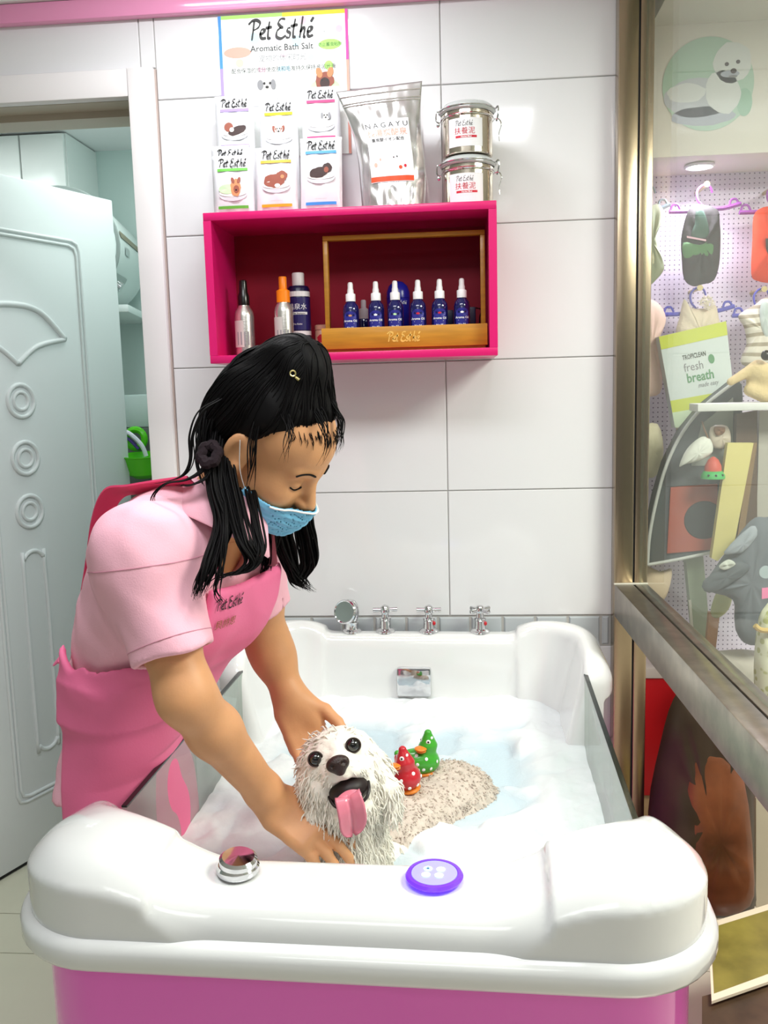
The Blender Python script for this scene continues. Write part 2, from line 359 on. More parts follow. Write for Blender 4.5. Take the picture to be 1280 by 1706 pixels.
# back wall with its tiles
wb = MB().box(-.70, .42, W+.004, W+.165, 0, CEIL).box(-3.2, -.70, W+.004, W+.165, 2.085, CEIL).box(-3.2, -1.42, W+.004, W+.165, 0, 2.085).build('wall_back', M_grout); struct(wb)
g = .0011
for z0, z1 in ((-.04, .26), (.26, .56), (.56, .786), (.861, 1.161), (1.161, 1.461), (1.461, 1.761), (1.761, 2.061), (2.061, 2.36)):
    for x0, x1 in ((-.664, -.024), (-.024, .418)):
        flat_tile('tile', x0+g, x1-g, max(z0, 0)+g, z1-g, W, wb, M_tile)
for x0, x1 in ((-2.724, -2.049), (-2.049, -1.374), (-1.374, -.699), (-.699, -.664)): flat_tile('tile', x0+g, x1-g, 2.061+.07, 2.36-g, W, wb, M_tile)
x = -.664
while x < .35:
    flat_tile('mosaic_tile', x+.003, min(x+.0765, .352)-.003, .790, .857, W+.0005, wb, M_mosaic, ch=.003); x += .0765
# pink cornice band
tb = MB().box(-3.2, .42, W-.022, W+.002, 2.234, 2.276, .004).build('trim_1', M_pinkband); struct(tb, 'glossy pink band along the top of the tiled wall', 'trim')
tw = MB().box(-3.2, .42, W-.03, W+.002, 2.2765, 2.291, .003).build('trim_2', M_trim); struct(tw, 'thin white strip above the pink band', 'trim')
tp = MB().box(-3.2, .42, W-.024, W+.002, 2.2915, 2.300, .002).build('trim_3', M_pinkband); struct(tp)

# door casing, reveal
tc = MB().box(-.726, -.667, W-.018, W+.012, 0, 2.128, .003).build('trim_4', M_trim); struct(tc, 'white door casing upright beside the tiled wall', 'trim')
MB().box(-.667, -.6635, W-.004, W+.004, 0, 2.126).build('sealant_line', mat('sealant', 'b3a39c', .7), tc)
th = MB().box(-1.48, -.7265, W-.0175, W+.012, 2.067, 2.127, .003).build('trim_5', M_trim); struct(th, 'white head casing over the open doorway', 'trim')
tr = MB().box(-.735, -.7005, W+.0125, W+.19, 0, 2.082).build('trim_6', M_trim); struct(tr)
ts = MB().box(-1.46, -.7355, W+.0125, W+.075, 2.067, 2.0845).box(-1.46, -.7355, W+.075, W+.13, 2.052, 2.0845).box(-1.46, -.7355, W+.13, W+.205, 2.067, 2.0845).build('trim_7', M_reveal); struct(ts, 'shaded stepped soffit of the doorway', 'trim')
tl_ = MB().box(-1.46, -1.425, W+.0, W+.19, 0, 2.066).build('trim_8', M_trim); struct(tl_)

# the open door leaf with pressed mouldings
M_door = mat('door_white', 'dfe4e4', .35)
H = np.array([-1.385, 2.285, .012]); dd = unit([.277, .665, 0]); dn = np.array([dd[1], -dd[0], 0])
door = thing('door_1', 'white moulded door standing open into the back room', 'door', H); door['kind'] = 'structure'
MB().obox(H+dd*.36-dn*.02+np.array([0, 0, 1.01]), [dd, dn, (0, 0, 1)], .36, .02, 1.01, .003).build('leaf', M_door, door)
MB().obox(H+dd*.36-dn*.02+np.array([0, 0, -.003]), [dd, dn, (0, 0, 1)], .355, .016, .006).build('bottom_seal', mat('black_rubber', '17181a', .6), door)
def DP(px, py): return APL(px, py, H, dn)
def mould(pts, r=.008, closed=False, n=6):
    P = crom(np.array([np.array(p) for p in pts]), n, closed) if n else np.array(pts); MB().tube(P+dn*.0005, r, 8, closed=closed).build('moulding', M_door, door, smooth=True)
def dloc(p): v = p-H; return v@dd, v[2]
def dw(a, z): return H+dd*a+np.array([0, 0, z])
a1, zt = dloc(DP(130, 404)); _, zb = dloc(DP(20, 1348))
for q in (0., .014):
    x0, x1, z0, z1 = .72-a1+q, a1-q, zb+q, zt-q; c = .03
    mould([dw(x0+c, z0), dw(x1-c, z0), dw(x1-.008, z0+.008), dw(x1, z0+c), dw(x1, z1-c), dw(x1-.008, z1-.008), dw(x1-c, z1), dw(x0+c, z1), dw(x0+.008, z1-.008), dw(x0, z1-c), dw(x0, z0+c), dw(x0+.008, z0+.008)], .0055, True, 0)
rc = [DP(35, 668), DP(43, 763), DP(48, 852)]
am = np.mean([dloc(p)[0] for p in rc])
for p in rc:
    z = dloc(p)[1]
    for r_, t_ in ((.047, .007), (.026, .006)):
        mould([dw(am+r_*math.cos(a), z+r_*math.sin(a)) for a in np.linspace(0, 2*math.pi, 16, endpoint=False)], t_, True, 2)
zt2 = dloc(DP(53, 918))[1]; zb2 = dloc(DP(72, 1250))[1]; r_ = .04
mould([dw(am+r_*math.cos(a), zt2-r_+r_*math.sin(a)) for a in np.linspace(0, math.pi, 9)]+[dw(am+r_*math.cos(a), zb2+r_+r_*math.sin(a)) for a in np.linspace(math.pi, 2*math.pi, 9)], .0065, True, 4)
tipz = dloc(DP(108, 565)); top = dloc(DP(6, 508)); bot = dloc(DP(33, 606)); mid = dloc(DP(62, 577)); midt = dloc(DP(66, 520))
da = tipz[0]-am
mould([dw(am, bot[1]), dw(am+(mid[0]-am), mid[1]), dw(tipz[0], tipz[1])], .008, n=8)
mould([dw(am, bot[1]), dw(am-(mid[0]-am), mid[1]), dw(am-da, tipz[1])], .008, n=8)
mould([dw(tipz[0], tipz[1]), dw(midt[0], midt[1]), dw(am, top[1]+.004), dw(2*am-midt[0], midt[1]), dw(am-da, tipz[1])], .009, n=8)

# back room behind the door
for nme, a in (('wall_far', (-3.2, -.55, 3.6, 3.7, 0, CEIL)), ('wall_side', (-.66, -.55, W+.166, 3.6, 0, CEIL)), ('wall_left', (-3.2, -3.1, -2.2, 3.6, 0, CEIL))):
    o = M_box(nme, *a, m=M_mint); struct(o)
cab = thing('wall_cabinet', 'white gloss wall cabinet high in the back room, above the door edge', 'cabinet', (-1.75, 3.4, 1.9))
M_cabw = mat('cabinet_white', 'f6faf8', .2)
xr = AY(108, 260, 3.3)[0]; xm = AY(33, 260, 3.3)[0]
MB().box(-2.4, xr, 3.32, 3.599, 1.9, 2.355).build('body', M_cabw, cab)
for k, (x0, x1) in enumerate(((-2.4, 2*xm-xr), (2*xm-xr, xm), (xm, xr))): MB().box(x0+.003, x1-.003, 3.3, 3.319, 1.905, 2.35, .002).build('door', M_cabw, cab)
# water heater
hc = AY(103, 408, 3.0); hd = unit([math.sin(math.radians(-10)), math.cos(math.radians(-10)), 0])
wh = thing('water_heater', 'white cylindrical water heater on a wall shelf behind the door', 'water heater', hc-np.array([0, 0, .19]))
M_enam = mat('enamel_white', 'e3ecea', .25)
MB().lathe([(.186, 0), (.188, .01), (.188, .50), (.16, .53)], 40, hc, hd).build('tank', M_enam, wh)
MB().lathe([(.02, -.05), (.1, -.042), (.155, -.022), (.18, -.003)], 40, hc, hd).build('end_cap', M_enam, wh)
MB().lathe([(.189, -.004), (.192, 0), (.189, .006)], 40, hc, hd).build('seam_ring', mat('grey_plastic', '9aa5a2', .4), wh)
hs = np.cross(hd, [0, 0, 1])
def hp(al, t, r=.189): a = math.radians(al); return hc+hd*t+hs*r*math.cos(a)+np.array([0, 0, 1])*r*math.sin(a)
def hpatch(name, a0, a1, t0, t1, m):
    mb = MB(); n = 6; V = [hp(a0+(a1-a0)*i/n, t, .1905) for t in (t0, t1) for i in range(n+1)]; mb.add(V, [(i, i+1, n+2+i, n+1+i) for i in range(n)]).build(name, m, wh, smooth=True)
hpatch('stripe', 16, 9, .04, .55, mat('heater_stripe', '8f8770', .5)); hpatch('name_plate', 2, -6, .1, .18, mat('heater_plate', 'b9c4c2', .4)); hpatch('control_panel', -28, -48, .03, .22, mat('heater_panel', 'b2bdba', .4))
MB().lathe([(.018, 0), (.016, .02), (.006, .022)], 16, hp(-38, .12), hp(-38, .12)-(hc+hd*.12)).build('knob', mat('chrome', 'd8d8da', .08, 1.), wh)
sh = MB().obox(hc+hd*.3+hs*.0+np.array([0, 0, -.208]), [hs, hd, (0, 0, 1)], .2, .27, .0125, .002).build('wall_shelf', mat('shelf_white', 'e8f0ee', .3)); tag(sh, 'white shelf board under the water heater in the back room', 'shelf')
# grey cabinet, basin and hose
gx0 = AY(200, 712, 3.1)[0]; gz = AY(230, 713, 3.1)[2]
gc = thing('grey_cabinet', 'dark grey cabinet in the back room beside the door edge', 'cabinet', (gx0+.2, 3.3, 0))
MB().box(gx0, gx0+.4, 3.1, 3.5, 0, gz, .004).build('body', mat('dark_grey_laminate', '5c6660', .4), gc); MB().box(gx0+.005, gx0+.395, 3.082, 3.099, .05, gz-.14, .003).build('door', mat('dark_grey_laminate', '5c6660', .4), gc)
tb_ = AY(205, 658, 3.11); tcx = gx0+.2
to = MB().box(gx0+.01, gx0+.38, 3.11, 3.45, gz+.001, tb_[2], .006).build('storage_box', mat('pale_plastic', 'c3d6d2', .3)); tag(to, 'pale translucent storage box on the dark grey cabinet', 'box')
M_green = mat('green_plastic', '55c81a', .25)
bc = AY(240, 776, 3.0)
bs = thing('green_basin', 'bright green plastic basin hanging on the grey cabinet', 'basin', bc-np.array([0, 0, .04]))
MB().lathe([(.035, -.04), (.06, -.025), (.07, .01), (.076, .034), (.08, .036), (.08, .040), (.073, .040), (.066, .012), (.055, -.02), (.03, -.034)], 32, bc, (0, -.08, 1)).build('bowl', M_green, bs)
MB().tube([bc+np.array([.0, .077, .03]), bc+np.array([0, .079, .042]), bc+np.array([0, .0795, .03])], .006, 8).build('hook', M_green, bs)
rcn = AY(226, 731, 3.07)
gr_ = thing('green_hose_reel', 'small green ring hook with a white and purple hose on the grey cabinet', 'hook', rcn)
MB().tube([rcn+np.array([.032*math.cos(a), 0, .032*math.sin(a)]) for a in np.linspace(0, 2*math.pi, 24, endpoint=False)], .012, 8, closed=True).build('ring', M_green, gr_)
MB().tube(crom([rcn+np.array(p) for p in ((-.05, -.02, .03), (-.01, -.03, .02), (.03, -.03, -.02), (.045, -.03, -.06))], 6), .008, 8).build('hose', mat('hose_white', 'dfe0ee', .4), gr_)
MB().tube(crom([rcn+np.array(p) for p in ((-.05, -.015, .012), (-.015, -.025, .0), (.02, -.03, -.035))], 6), .006, 8).build('hose', mat('hose_purple', '4b3a86', .4), gr_)
# ================================================================== the pink box shelf and what stands on it
SX0, SX1, SZ0, SZ1, SY = -.518, .086, 1.463, 1.771, 1.885
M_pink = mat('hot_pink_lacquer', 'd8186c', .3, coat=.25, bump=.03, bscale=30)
shelf = thing('box_shelf', 'hot pink wall box shelf with a crimson back board', 'shelf', ((SX0+SX1)/2, SY+.1, SZ0))
t = .0165
MB().box(SX0, SX1, SY, W-.001, SZ1-t, SZ1, .0015).build('top_board', M_pink, shelf)
MB().box(SX0, SX1, SY, W-.001, SZ0, SZ0+t, .0015).build('bottom_board', M_pink, shelf)
for x in (SX0, SX1-t): MB().box(x, x+t, SY+.0003, W-.001, SZ0+t, SZ1-t).build('side_board', M_pink, shelf)
MB().box(SX0+t, SX1-t, W-.008, W-.0012, SZ0+t, SZ1-t).build('back_board', mat('crimson_back', '860824', .5, spec=.25), shelf)  # back board in a darker crimson than the pink boards
IN = SZ0+t; TOP = SZ1
I_blk = mat('ink_black', '14110f', .5); I_gry = mat('ink_grey', '8d8d90', .6); I_wht = mat('ink_white', 'f6f6f6', .5); I_red = mat('ink_red', 'c3122f', .5); I_grn = mat('ink_green', '5fae3c', .5); I_yel = mat('ink_yellow', 'f0dc1e', .5)
I_blu = mat('ink_blue', '3f8fd8', .5); I_lil = mat('ink_lilac', 'a792dc', .5); I_mag = mat('ink_magenta', 'e23fa6', .5); I_org = mat('ink_orange', 'ee4a1e', .5); I_gld = mat('ink_gold', 'd9a428', .5); I_pnk = mat('ink_pink', 'e0447f', .5)
I_sal = mat('ink_salmon', 'f2a392', .5); I_lgr = mat('ink_light_green', 'a8e06a', .5); I_pgr = mat('ink_pale_green', 'bfe6b0', .6); I_brn = mat('ink_brown', '94503f', .6); I_dbr = mat('ink_dark_brown', '3e2a28', .6); I_tan = mat('ink_tan', 'c98a5e', .6)
I_crm = mat('ink_cream', 'efe9e2', .6); I_dgr = mat('ink_soft_grey', 'c9c9cf', .6); I_sky = mat('ink_sky', 'bfe3f2', .6); I_ros = mat('ink_rose', 'f6c9d8', .6)
# poster
ps = thing('poster', 'bath salt poster with coloured border and two dogs, above the packets', 'poster', (-.37, W-.003, 1.93))
px0, px1, pz0, pz1 = -.516, -.226, 1.925, 2.2285
MB().box(px0, px1, W-.0035, W-.0005, pz0, pz1).build('sheet', mat('poster_paper', 'f7fbf7', .25), ps)
F = Print(frame(((px0+px1)/2, W-.0035, pz1), (1, 0, 0), (0, 0, 1)), ps); hw = (px1-px0)/2; ht = pz1-pz0
for cx, cy, r, ik in ((-.127, -.03, .008, I_lil), (-.115, -.052, .008, I_mag), (-.065, -.05, .012, I_sky), (-.02, -.055, .012, I_lil), (.03, -.06, .012, I_sky), (.045, -.018, .009, I_ros), (.125, -.04, .008, I_mag), (.132, -.06, .007, I_lil), (.0, -.085, .008, I_ros), (-.1, -.1, .009, I_pgr), (.06, -.095, .007, I_sky), (.1, -.115, .01, I_lgr), (-.05, -.115, .009, I_ros), (.11, -.085, .006, I_ros), (.0, -.118, .014, I_sky)):
    F.ell(cx, cy, r, r, {I_lil: mat('pale_lilac', 'dcd4f0', .6), I_mag: I_ros}.get(ik, ik))
F.layer()
F.rect(-hw, -hw+.007, -.11, 0, I_blu).rect(-hw, -hw+.007, -ht, -.11, I_lil).rect(-hw+.007, 0, -.0075, 0, I_lgr).rect(0, hw-.006, -.0085, 0, I_yel).rect(hw-.006, hw, -.105, 0, I_mag).rect(hw-.006, hw, -ht, -.105, I_sal)
F.logo(-.002, -.055, .042, I_blk, pen=.1); F.text('®', .092, -.048, .011, I_gry)
F.ell(-.104, -.078, .031, .0115, I_sal).ell(.104, -.071, .025, .011, I_lgr)
F.text('Aromatic Bath Salt', -.004, -.078, .0185, I_blk, bold=.012)
F.text('宠物的休闲时光', -.003, -.099, .0155, I_gry); F.text('配合保湿的成分使皮肤和毛发持久保持滋润光滑', -.002, -.121, .0112, I_blk)
F.layer(); F.text('防止蓄虫粘附', .104, -.0745, .009, mat('ink_dark_green', '2c6a24', .5))
F.ell(-.068, -.172, .054, .022, I_dgr).ell(.09, -.162, .034, .02, I_pgr); F.layer()
F.ell(-.074, -.164, .052, .016, I_crm).ell(.09, -.176, .03, .012, I_crm); F.layer()
F.ell(-.085, -.150, .03, .016, I_dgr, wob=.05).ell(-.04, -.147, .02, .016, I_crm, wob=.06).ell(.09, -.147, .021, .019, I_brn, wob=.06); F.layer()
F.ell(-.055, -.149, .007, .011, I_gry).ell(-.026, -.149, .006, .011, I_gry).ell(.078, -.13, .007, .011, I_tan, .3).ell(.103, -.13, .007, .011, I_tan, -.3).ell(.09, -.152, .011, .012, I_dbr); F.layer()
F.ell(-.046, -.146, .0028, .003, I_blk).ell(-.033, -.146, .0028, .003, I_blk).ell(-.04, -.154, .004, .003, I_blk).ell(.084, -.146, .0024, .0026, I_blk).ell(.096, -.146, .0024, .0026, I_blk)
F.done()

# bath-salt packets
def dog_art(P, kind, y):
    P.ell(0, y-.008, .03, .013, I_dgr); P.layer(); P.ell(0, y-.004, .029, .008, I_crm); P.layer()
    if kind == 'yorkie': P.ell(-.01, y+.004, .02, .01, I_pgr); P.layer(); P.ell(.007, y+.006, .011, .018, I_tan, wob=.06).ell(.001, y+.021, .0035, .007, I_brn, .3).ell(.014, y+.021, .0035, .007, I_brn, -.3); P.layer(); P.ell(.0085, y+.003, .006, .008, I_brn).ell(.008, y+.001, .0022, .0018, I_blk)
    elif kind == 'poodle': P.ell(-.004, y+.004, .022, .014, I_brn, wob=.05).ell(.013, y+.014, .012, .01, I_brn, wob=.06); P.layer(); P.ell(.014, y+.012, .004, .004, I_tan).ell(.003, y-.006, .006, .004, I_crm)
    elif kind == 'dark': P.ell(-.004, y+.002, .02, .011, I_dbr, .15, wob=.04).ell(.014, y+.011, .01, .01, I_dbr, wob=.06); P.layer(); P.ell(.012, y+.007, .005, .006, I_brn)
    elif kind == 'dachs': P.ell(.006, y+.0, .021, .009, I_dbr, .35, wob=.03).ell(-.013, y+.008, .01, .01, I_brn); P.layer(); P.ell(-.006, y+.002, .005, .005, I_crm)
    elif kind == 'puppy': P.ell(.0, y+.01, .009, .01, I_crm, wob=.04).ell(-.009, y+.011, .004, .008, I_brn, .4).ell(.009, y+.011, .004, .008, I_brn, -.4); P.layer(); P.ell(-.003, y+.012, .0016, .0016, I_blk).ell(.003, y+.012, .0016, .0016, I_blk).ell(0, y+.006, .0025, .002, I_blk)
    else: P.ell(-.006, y+.004, .02, .012, I_crm, wob=.05).ell(.011, y+.012, .01, .009, I_crm, wob=.05); P.layer(); P.ell(.003, y+.013, .003, .007, I_gry).ell(.019, y+.013, .003, .007, I_gry).ell(.008, y+.014, .0018, .0018, I_blk).ell(.014, y+.014, .0018, .0018, I_blk).ell(.011, y+.009, .0022, .0018, I_blk)
M_pack = mat('packet_foil_white', 'dedee2', .22, coat=.6, bump=.25, bscale=28, var=.03, vscale=40)
def packet(label, px, pyb, pyt, y, w, ink, art, lean=0., zb=None, show=True, rot=0.):
    b = AY(px, pyb, y); zt_ = AY(px, pyt, y)[2]; zb = TOP+.0015 if zb is None else zb; h = zt_-zb
    t = thing('bath_salt_packet', label, 'packet', (b[0], y, zb), group='bath salt packets on the shelf')
    nu, nv = 9, 15; up = unit([rot, lean, 1.]); rt = np.array([1., 0, 0]); nr = np.cross(rt, up); nr = nr if nr[1] < 0 else -nr
    V = []
    for s_ in (1, -1):
        for j in range(nv):
            for i in range(nu):
                a = i/(nu-1)*2-1; q = j/(nv-1); th = .0085*(1-a**4)*max(0, math.sin(math.pi*min(1, q/.86)))**.6*(q < .86)+.0006+.0012*math.sin(a*7+q*11+px)*(1-a*a)
                V.append(np.array([b[0], y, zb])+rt*a*w/2+up*q*h+nr*s_*max(.0005, th))
    N = nu*nv; Fc = []
    for j in range(nv-1):
        for i in range(nu-1):
            k = j*nu+i; Fc += [(k, k+1, k+nu+1, k+nu), (N+k, N+k+nu, N+k+nu+1, N+k+1)]
    rim = [j*nu for j in range(nv)]+[(nv-1)*nu+i for i in range(1, nu)]+[j*nu+nu-1 for j in range(nv-2, -1, -1)]+[i for i in range(nu-2, 0, -1)]
    for a, c in zip(rim, rim[1:]+rim[:1]): Fc.append((a, c, N+c, N+a))
    fin('sachet', V, Fc, M_pack, t, smooth=True)
    def warp(x, yy, z):
        a = x/(w/2); q = min(1, max(0, yy/h)); th = .0085*(1-a**4)*max(0, math.sin(math.pi*min(1, q/.86)))**.6*(q < .86)+.0018
        return np.array([b[0], y, zb])+rt*x+up*yy+nr*(th+z)
    P = Print(parent=t, warp=warp, step=.0003)
    P.logo(.0, h-.024, .0165*w/.085, I_blk, pen=.1)
    if show:
        P.rect(-w*.37, w*.37, h-.0335, h-.0275, ink, nx=8); art_y = h-.075
        P.text('aromatic bath salt', 0, h-.0325, .0052, I_wht) if False else None
        dog_art(P, art, art_y)
        if h < .2: P.text('~~~~~~~~~~', 0, .027, .0045, I_gry); P.rect(-w*.37, w*.37, .0155, .0215, ink, nx=8)
        else: P.rect(-w*.37, w*.37, h-.111, h-.105, ink, nx=8)
    P.done(); return t
packet('white bath salt packet with dark dachshund, back row left', 398, 356, 158, 2.035, .086, I_lil, 'dachs', .02)
packet('white bath salt packet with yellow band and puppy, back row middle', 470, 352, 164, 2.03, .084, I_yel, 'puppy', .02)
packet('white bath salt packet with pink band and small white dog, back row right', 540, 350, 143, 2.035, .084, I_pnk, 'shih', .02)
packet('white packet peeking out just behind the green-banded packet', 388, 356, 242, 1.985, .082, I_grn, 'none', .02, show=False)
packet('bath salt packet with green band and terrier, front row left', 391, 356, 258, 1.952, .088, I_grn, 'yorkie', .04)
packet('bath salt packet with gold band and brown poodle, front row middle', 463, 352, 244, 1.952, .088, I_gld, 'poodle', .04)
packet('crumpled packet lying under and behind the blue-banded packet', 538, 350, 262, 1.985, .08, I_blu, 'none', .03, show=False)
packet('bath salt packet with blue band and dark dog, front row right', 536, 350, 228, 1.95, .088, I_blu, 'dark', .04, rot=.02)

# silver stand-up pouch
pou = thing('silver_pouch', 'crinkled silver foil pouch with a white label and orange stripe', 'pouch', (-.13, 1.985, TOP+.0015))
def crk(u, q): return .0015*math.sin(9*u+13*q+2)*math.sin(17*q-5*u)+.0009*math.sin(23*u-9*q)+.0009*math.sin(31*q+14*u)
def pch(u, q, s=1, off=0.):
    xb = -.130; zb = TOP+.0015; h = .268
    hwd = .066+.024*q*q+.003*math.sin(q*7); cx = xb-.022*q*q+.003*math.sin(q*5)
    th = .036*(1-q**2.2)*(1-abs(u)**3)**.8+.0012
    th += crk(u, q)*(1-abs(u)**6)*(1 if q < .85 else .25)*(.25 if -.65 < u < .7 and .2 < q < .74 else 1)
    return np.array([cx+hwd*u+.012*max(0, q-.75)*0, 1.985+.02*q-s*(th+off), zb+h*q*(1-.012*(1-u))+.003*q*u])
nu, nv = 41, 65; V = []; Fc = []
for s_ in (1, -1):
    for j in range(nv):
        for i in range(nu): V.append(pch(i/(nu-1)*2-1, j/(nv-1), s_))
N = nu*nv
for j in range(nv-1):
    for i in range(nu-1):
        k = j*nu+i; Fc += [(k, k+1, k+nu+1, k+nu), (N+k, N+k+nu, N+k+nu+1, N+k+1)]
rim = [j*nu for j in range(nv)]+[(nv-1)*nu+i for i in range(1, nu)]+[j*nu+nu-1 for j in range(nv-2, -1, -1)]+[i for i in range(nu-2, 0, -1)]
for a, c in zip(rim, rim[1:]+rim[:1]): Fc.append((a, c, N+c, N+a))
fin('bag', V, Fc, mat('silver_foil', 'e4e2e2', .26, .9, bump=.4, bscale=16), pou, smooth=True)
for q in (.865, .885, .945): MB().tube([pch(u, q, 1, .001) for u in np.linspace(-.98, .98, 20)], .0013, 6).build('zip_seal', mat('silver_foil', 'e4e2e2', .2, .92), pou)
def pw(x, y, z): return pch(x, y, 1, .0016+z)
P = Print(parent=pou, warp=pw, step=.0003)
M_lab = mat('label_white', 'e6e4e6', .4)
nx, ny = 26, 30; V = []; Fc = []
for j in range(ny+1):
    for i in range(nx+1): V.append((-.62+1.28*i/nx, .22+.5*j/ny, 0))
for j in range(ny):
    for i in range(nx): k = j*(nx+1)+i; Fc.append((k, k+1, k+nx+2, k+nx+1))
P.add(V, Fc, M_lab, 'label'); P.layer()
def ptext(s_, x, y, sz, ink, bold=0.): # pouch print space: x in half widths, y in heights
    V, Fc = text_mesh(s_, bold); P.add(np.c_[x+V[:, 0]*sz/.07, y+V[:, 1]*sz/.268, 0*V[:, 0]], Fc, ink, 'lettering')
ptext('N A G A Y U', .02, .655, .0155, I_blk); ptext('長湯炭酸泉', .0, .59, .0165, I_sal, .01); ptext('重炭酸イオン配合', .0, .545, .0085, I_blk, .01); ptext('～～～～～～～～', .02, .52, .005, I_gry)
V = []; Fc = []
for i in range(17): x = -.62+1.28*i/16; V += [(x, .225, 0), (x, .265, 0)]
P.add(V, [(2*i, 2*i+2, 2*i+3, 2*i+1) for i in range(16)], I_org)
P.ell(-.1, .37, .3, .05, I_wht, wob=.08); P.layer()
P.ell(-.45, .36, .05, .018, I_sal).ell(.28, .33, .05, .014, I_org).ell(.42, .34, .04, .012, I_red).ell(.1, .41, .018, .007, I_blk).ell(.2, .415, .018, .007, I_blk).ell(-.3, .4, .03, .01, I_sal)
P.done()

# clamp-lid canisters
M_steel = mat('polished_steel', 'dcd2c4', .12, 1., bump=.02, bscale=8); M_chrome = mat('chrome', 'd8d8da', .08, 1.)
def canister(label, zb, lab):
    c = np.array([.031, 1.99, zb]); r = .0525
    t = thing('clamp_canister', label, 'canister', c, group='clamp lid canisters')
    MB().lathe([(r-.002, 0), (r, .002), (r, .078), (r+.0018, .079), (r+.0018, .083), (r, .084), (r, .086)], 48, c).build('can', M_steel, t)
    MB().lathe([(r+.003, .0862), (r+.006, .089), (r+.006, .0945), (r+.003, .098), (r-.003, .1035), (r-.012, .1055), (.0, .1055)], 48, c, capped=False).build('lid', mat('acrylic_lid', 'd5dad8', .08, trans=.35, coat=.4), t)
    MB().tube([c+np.array([(r+.0035)*math.cos(a), (r+.0035)*math.sin(a), .0755]) for a in np.linspace(0, 2*math.pi, 40, endpoint=False)], .0013, 6, closed=True).build('wire_ring', M_chrome, t)
    MB().tube([c+np.array([(r+.0075)*math.cos(a), (r+.0075)*math.sin(a), .0925]) for a in np.linspace(0, 2*math.pi, 40, endpoint=False)], .0011, 6, closed=True).build('wire_ring', M_chrome, t)
    xr = np.array([1, -.2, 0.])
    MB().tube(crom([c+xr*(r+.006)+np.array([0, 0, .0925]), c+xr*(r+.011)+np.array([0, 0, .098]), c+xr*(r+.012)+np.array([0, 0, .085]), c+xr*(r+.008)+np.array([0, 0, .068])], 5), .0017, 6).build('clamp_wire', M_chrome, t)
    MB().tube(crom([c+xr*(r+.004)+np.array([0, 0, .072]), c+xr*(r+.013)+np.array([0, 0, .072]), c+xr*(r+.018)+np.array([0, 0, .06]), c+xr*(r+.013)+np.array([0, 0, .044]), c+xr*(r+.0135)+np.array([0, 0, .028])], 5), [.003]*11+[.0024]*5+[.0015]*5, 8, flat=.5).build('clamp_lever', M_chrome, t)
    xl = np.array([-1, -.2, 0.])
    MB().tube(crom([c+xl*(r+.006)+np.array([0, 0, .0925]), c+xl*(r+.012)+np.array([0, 0, .09]), c+xl*(r+.0125)+np.array([0, 0, .074]), c+xl*(r+.005)+np.array([0, 0, .07])], 5), .0015, 6).build('hinge_wire', M_chrome, t)
    MB().ell(c+xl*(r+.009)+np.array([0, 0, .066]), (.004, .004, .005)).build('hinge_knob', M_chrome, t)
    def warp(x, y, z): a = x/r-1.62; return c+np.array([(r+.0005+z)*math.cos(a), (r+.0005+z)*math.sin(a), y])
    P = Print(parent=t, warp=warp)
    P.rect(-.040, .034, lab[0], lab[1], M_lab, 'label', nx=14); P.layer(); y0 = lab[1]
    P.logo(-.005, y0-.016, .0105, I_blk, pen=.06); P.text('扶養泥', -.004, y0-.031, .0145, I_red); P.rect(-.023, .021, y0-.0395, y0-.035, I_red, nx=8); P.text('· · · · · · · · · · ·', -.002, y0-.046, .005, I_gry); P.layer()
    P.text('Herbal Mud', -.001, y0-.0388, .0045, I_wht, .015); P.done()
canister('steel clamp-lid canister standing on the pink shelf, lower of two', TOP+.0015, (.002, .066)); canister('steel clamp-lid canister stacked on top of the other', TOP+.1085, (.012, .068))

# bottles inside
M_alu = mat('brushed_aluminium', 'd6d2cc', .25, .85, stretch=(1, 1, 12), bump=.05, bscale=40)
M_black = mat('black_gloss', '16120f', .2)
def bottle(name, label, c, body, cap, m1, m2, capname='cap', grp=None, n=28):
    t = thing(name, label, 'bottle', c, group=grp); MB().lathe(body, n, c).build('body', m1, t); MB().lathe(cap, n, c).build(capname, m2, t); return t
def wrap_label(t, c, r, y0, y1, m, a0=-.85, a1=.85, lines=None, ink=None, nm='label', lab=True):
    def warp(x, y, z): a = x/r-math.pi/2; return np.array(c)+np.array([(r+.0004+z)*math.cos(a), (r+.0004+z)*math.sin(a), y])
    P = Print(parent=t, warp=warp)
    if lab: P.rect(a0*r, a1*r, y0, y1, m, nm, nx=12); P.layer()
    for tx, y, s_, ik in (lines or []): P.text(tx, 0, y, s_, ik, .01)
    return P
c = np.array([AY(407, 520, 1.965)[0], 1.965, IN+.001])
b1 = bottle('spray_bottle', 'silver aluminium bottle with a black cap, at the left of the shelf', c, [(.019, 0), (.021, .002), (.021, .085), (.019, .095), (.013, .104), (.012, .108)], [(.0125, .108), (.0125, .128), (.0095, .136), (.0085, .160), (.006, .162)], M_alu, M_black)
wrap_label(b1, c, .021, .018, .075, mat('label_grey', 'c4bfba', .4), -1.4, .1, [('||||', .03, .03, I_gry)]).done()
c = np.array([AY(473, 520, 1.945)[0], 1.945, IN+.001])
b2 = bottle('spray_bottle', 'silver aluminium bottle with a bright orange spray cap', c, [(.019, 0), (.0205, .002), (.0205, .09), (.0185, .099), (.014, .107), (.0135, .11)], [(.0145, .1095), (.0145, .134), (.0085, .137), (.0085, .162), (.0075, .1635)], M_alu, mat('orange_plastic', 'f58310', .35), 'spray_cap')
wrap_label(b2, c, .0205, .02, .078, mat('label_grey', 'c4bfba', .4), -1.4, .0, [('||||', .03, .03, I_gry)]).done()
c = np.array([AY(496, 520, 2.0)[0]+.004, 2.0, IN+.001])
M_navy = mat('navy_plastic', '14123c', .25)
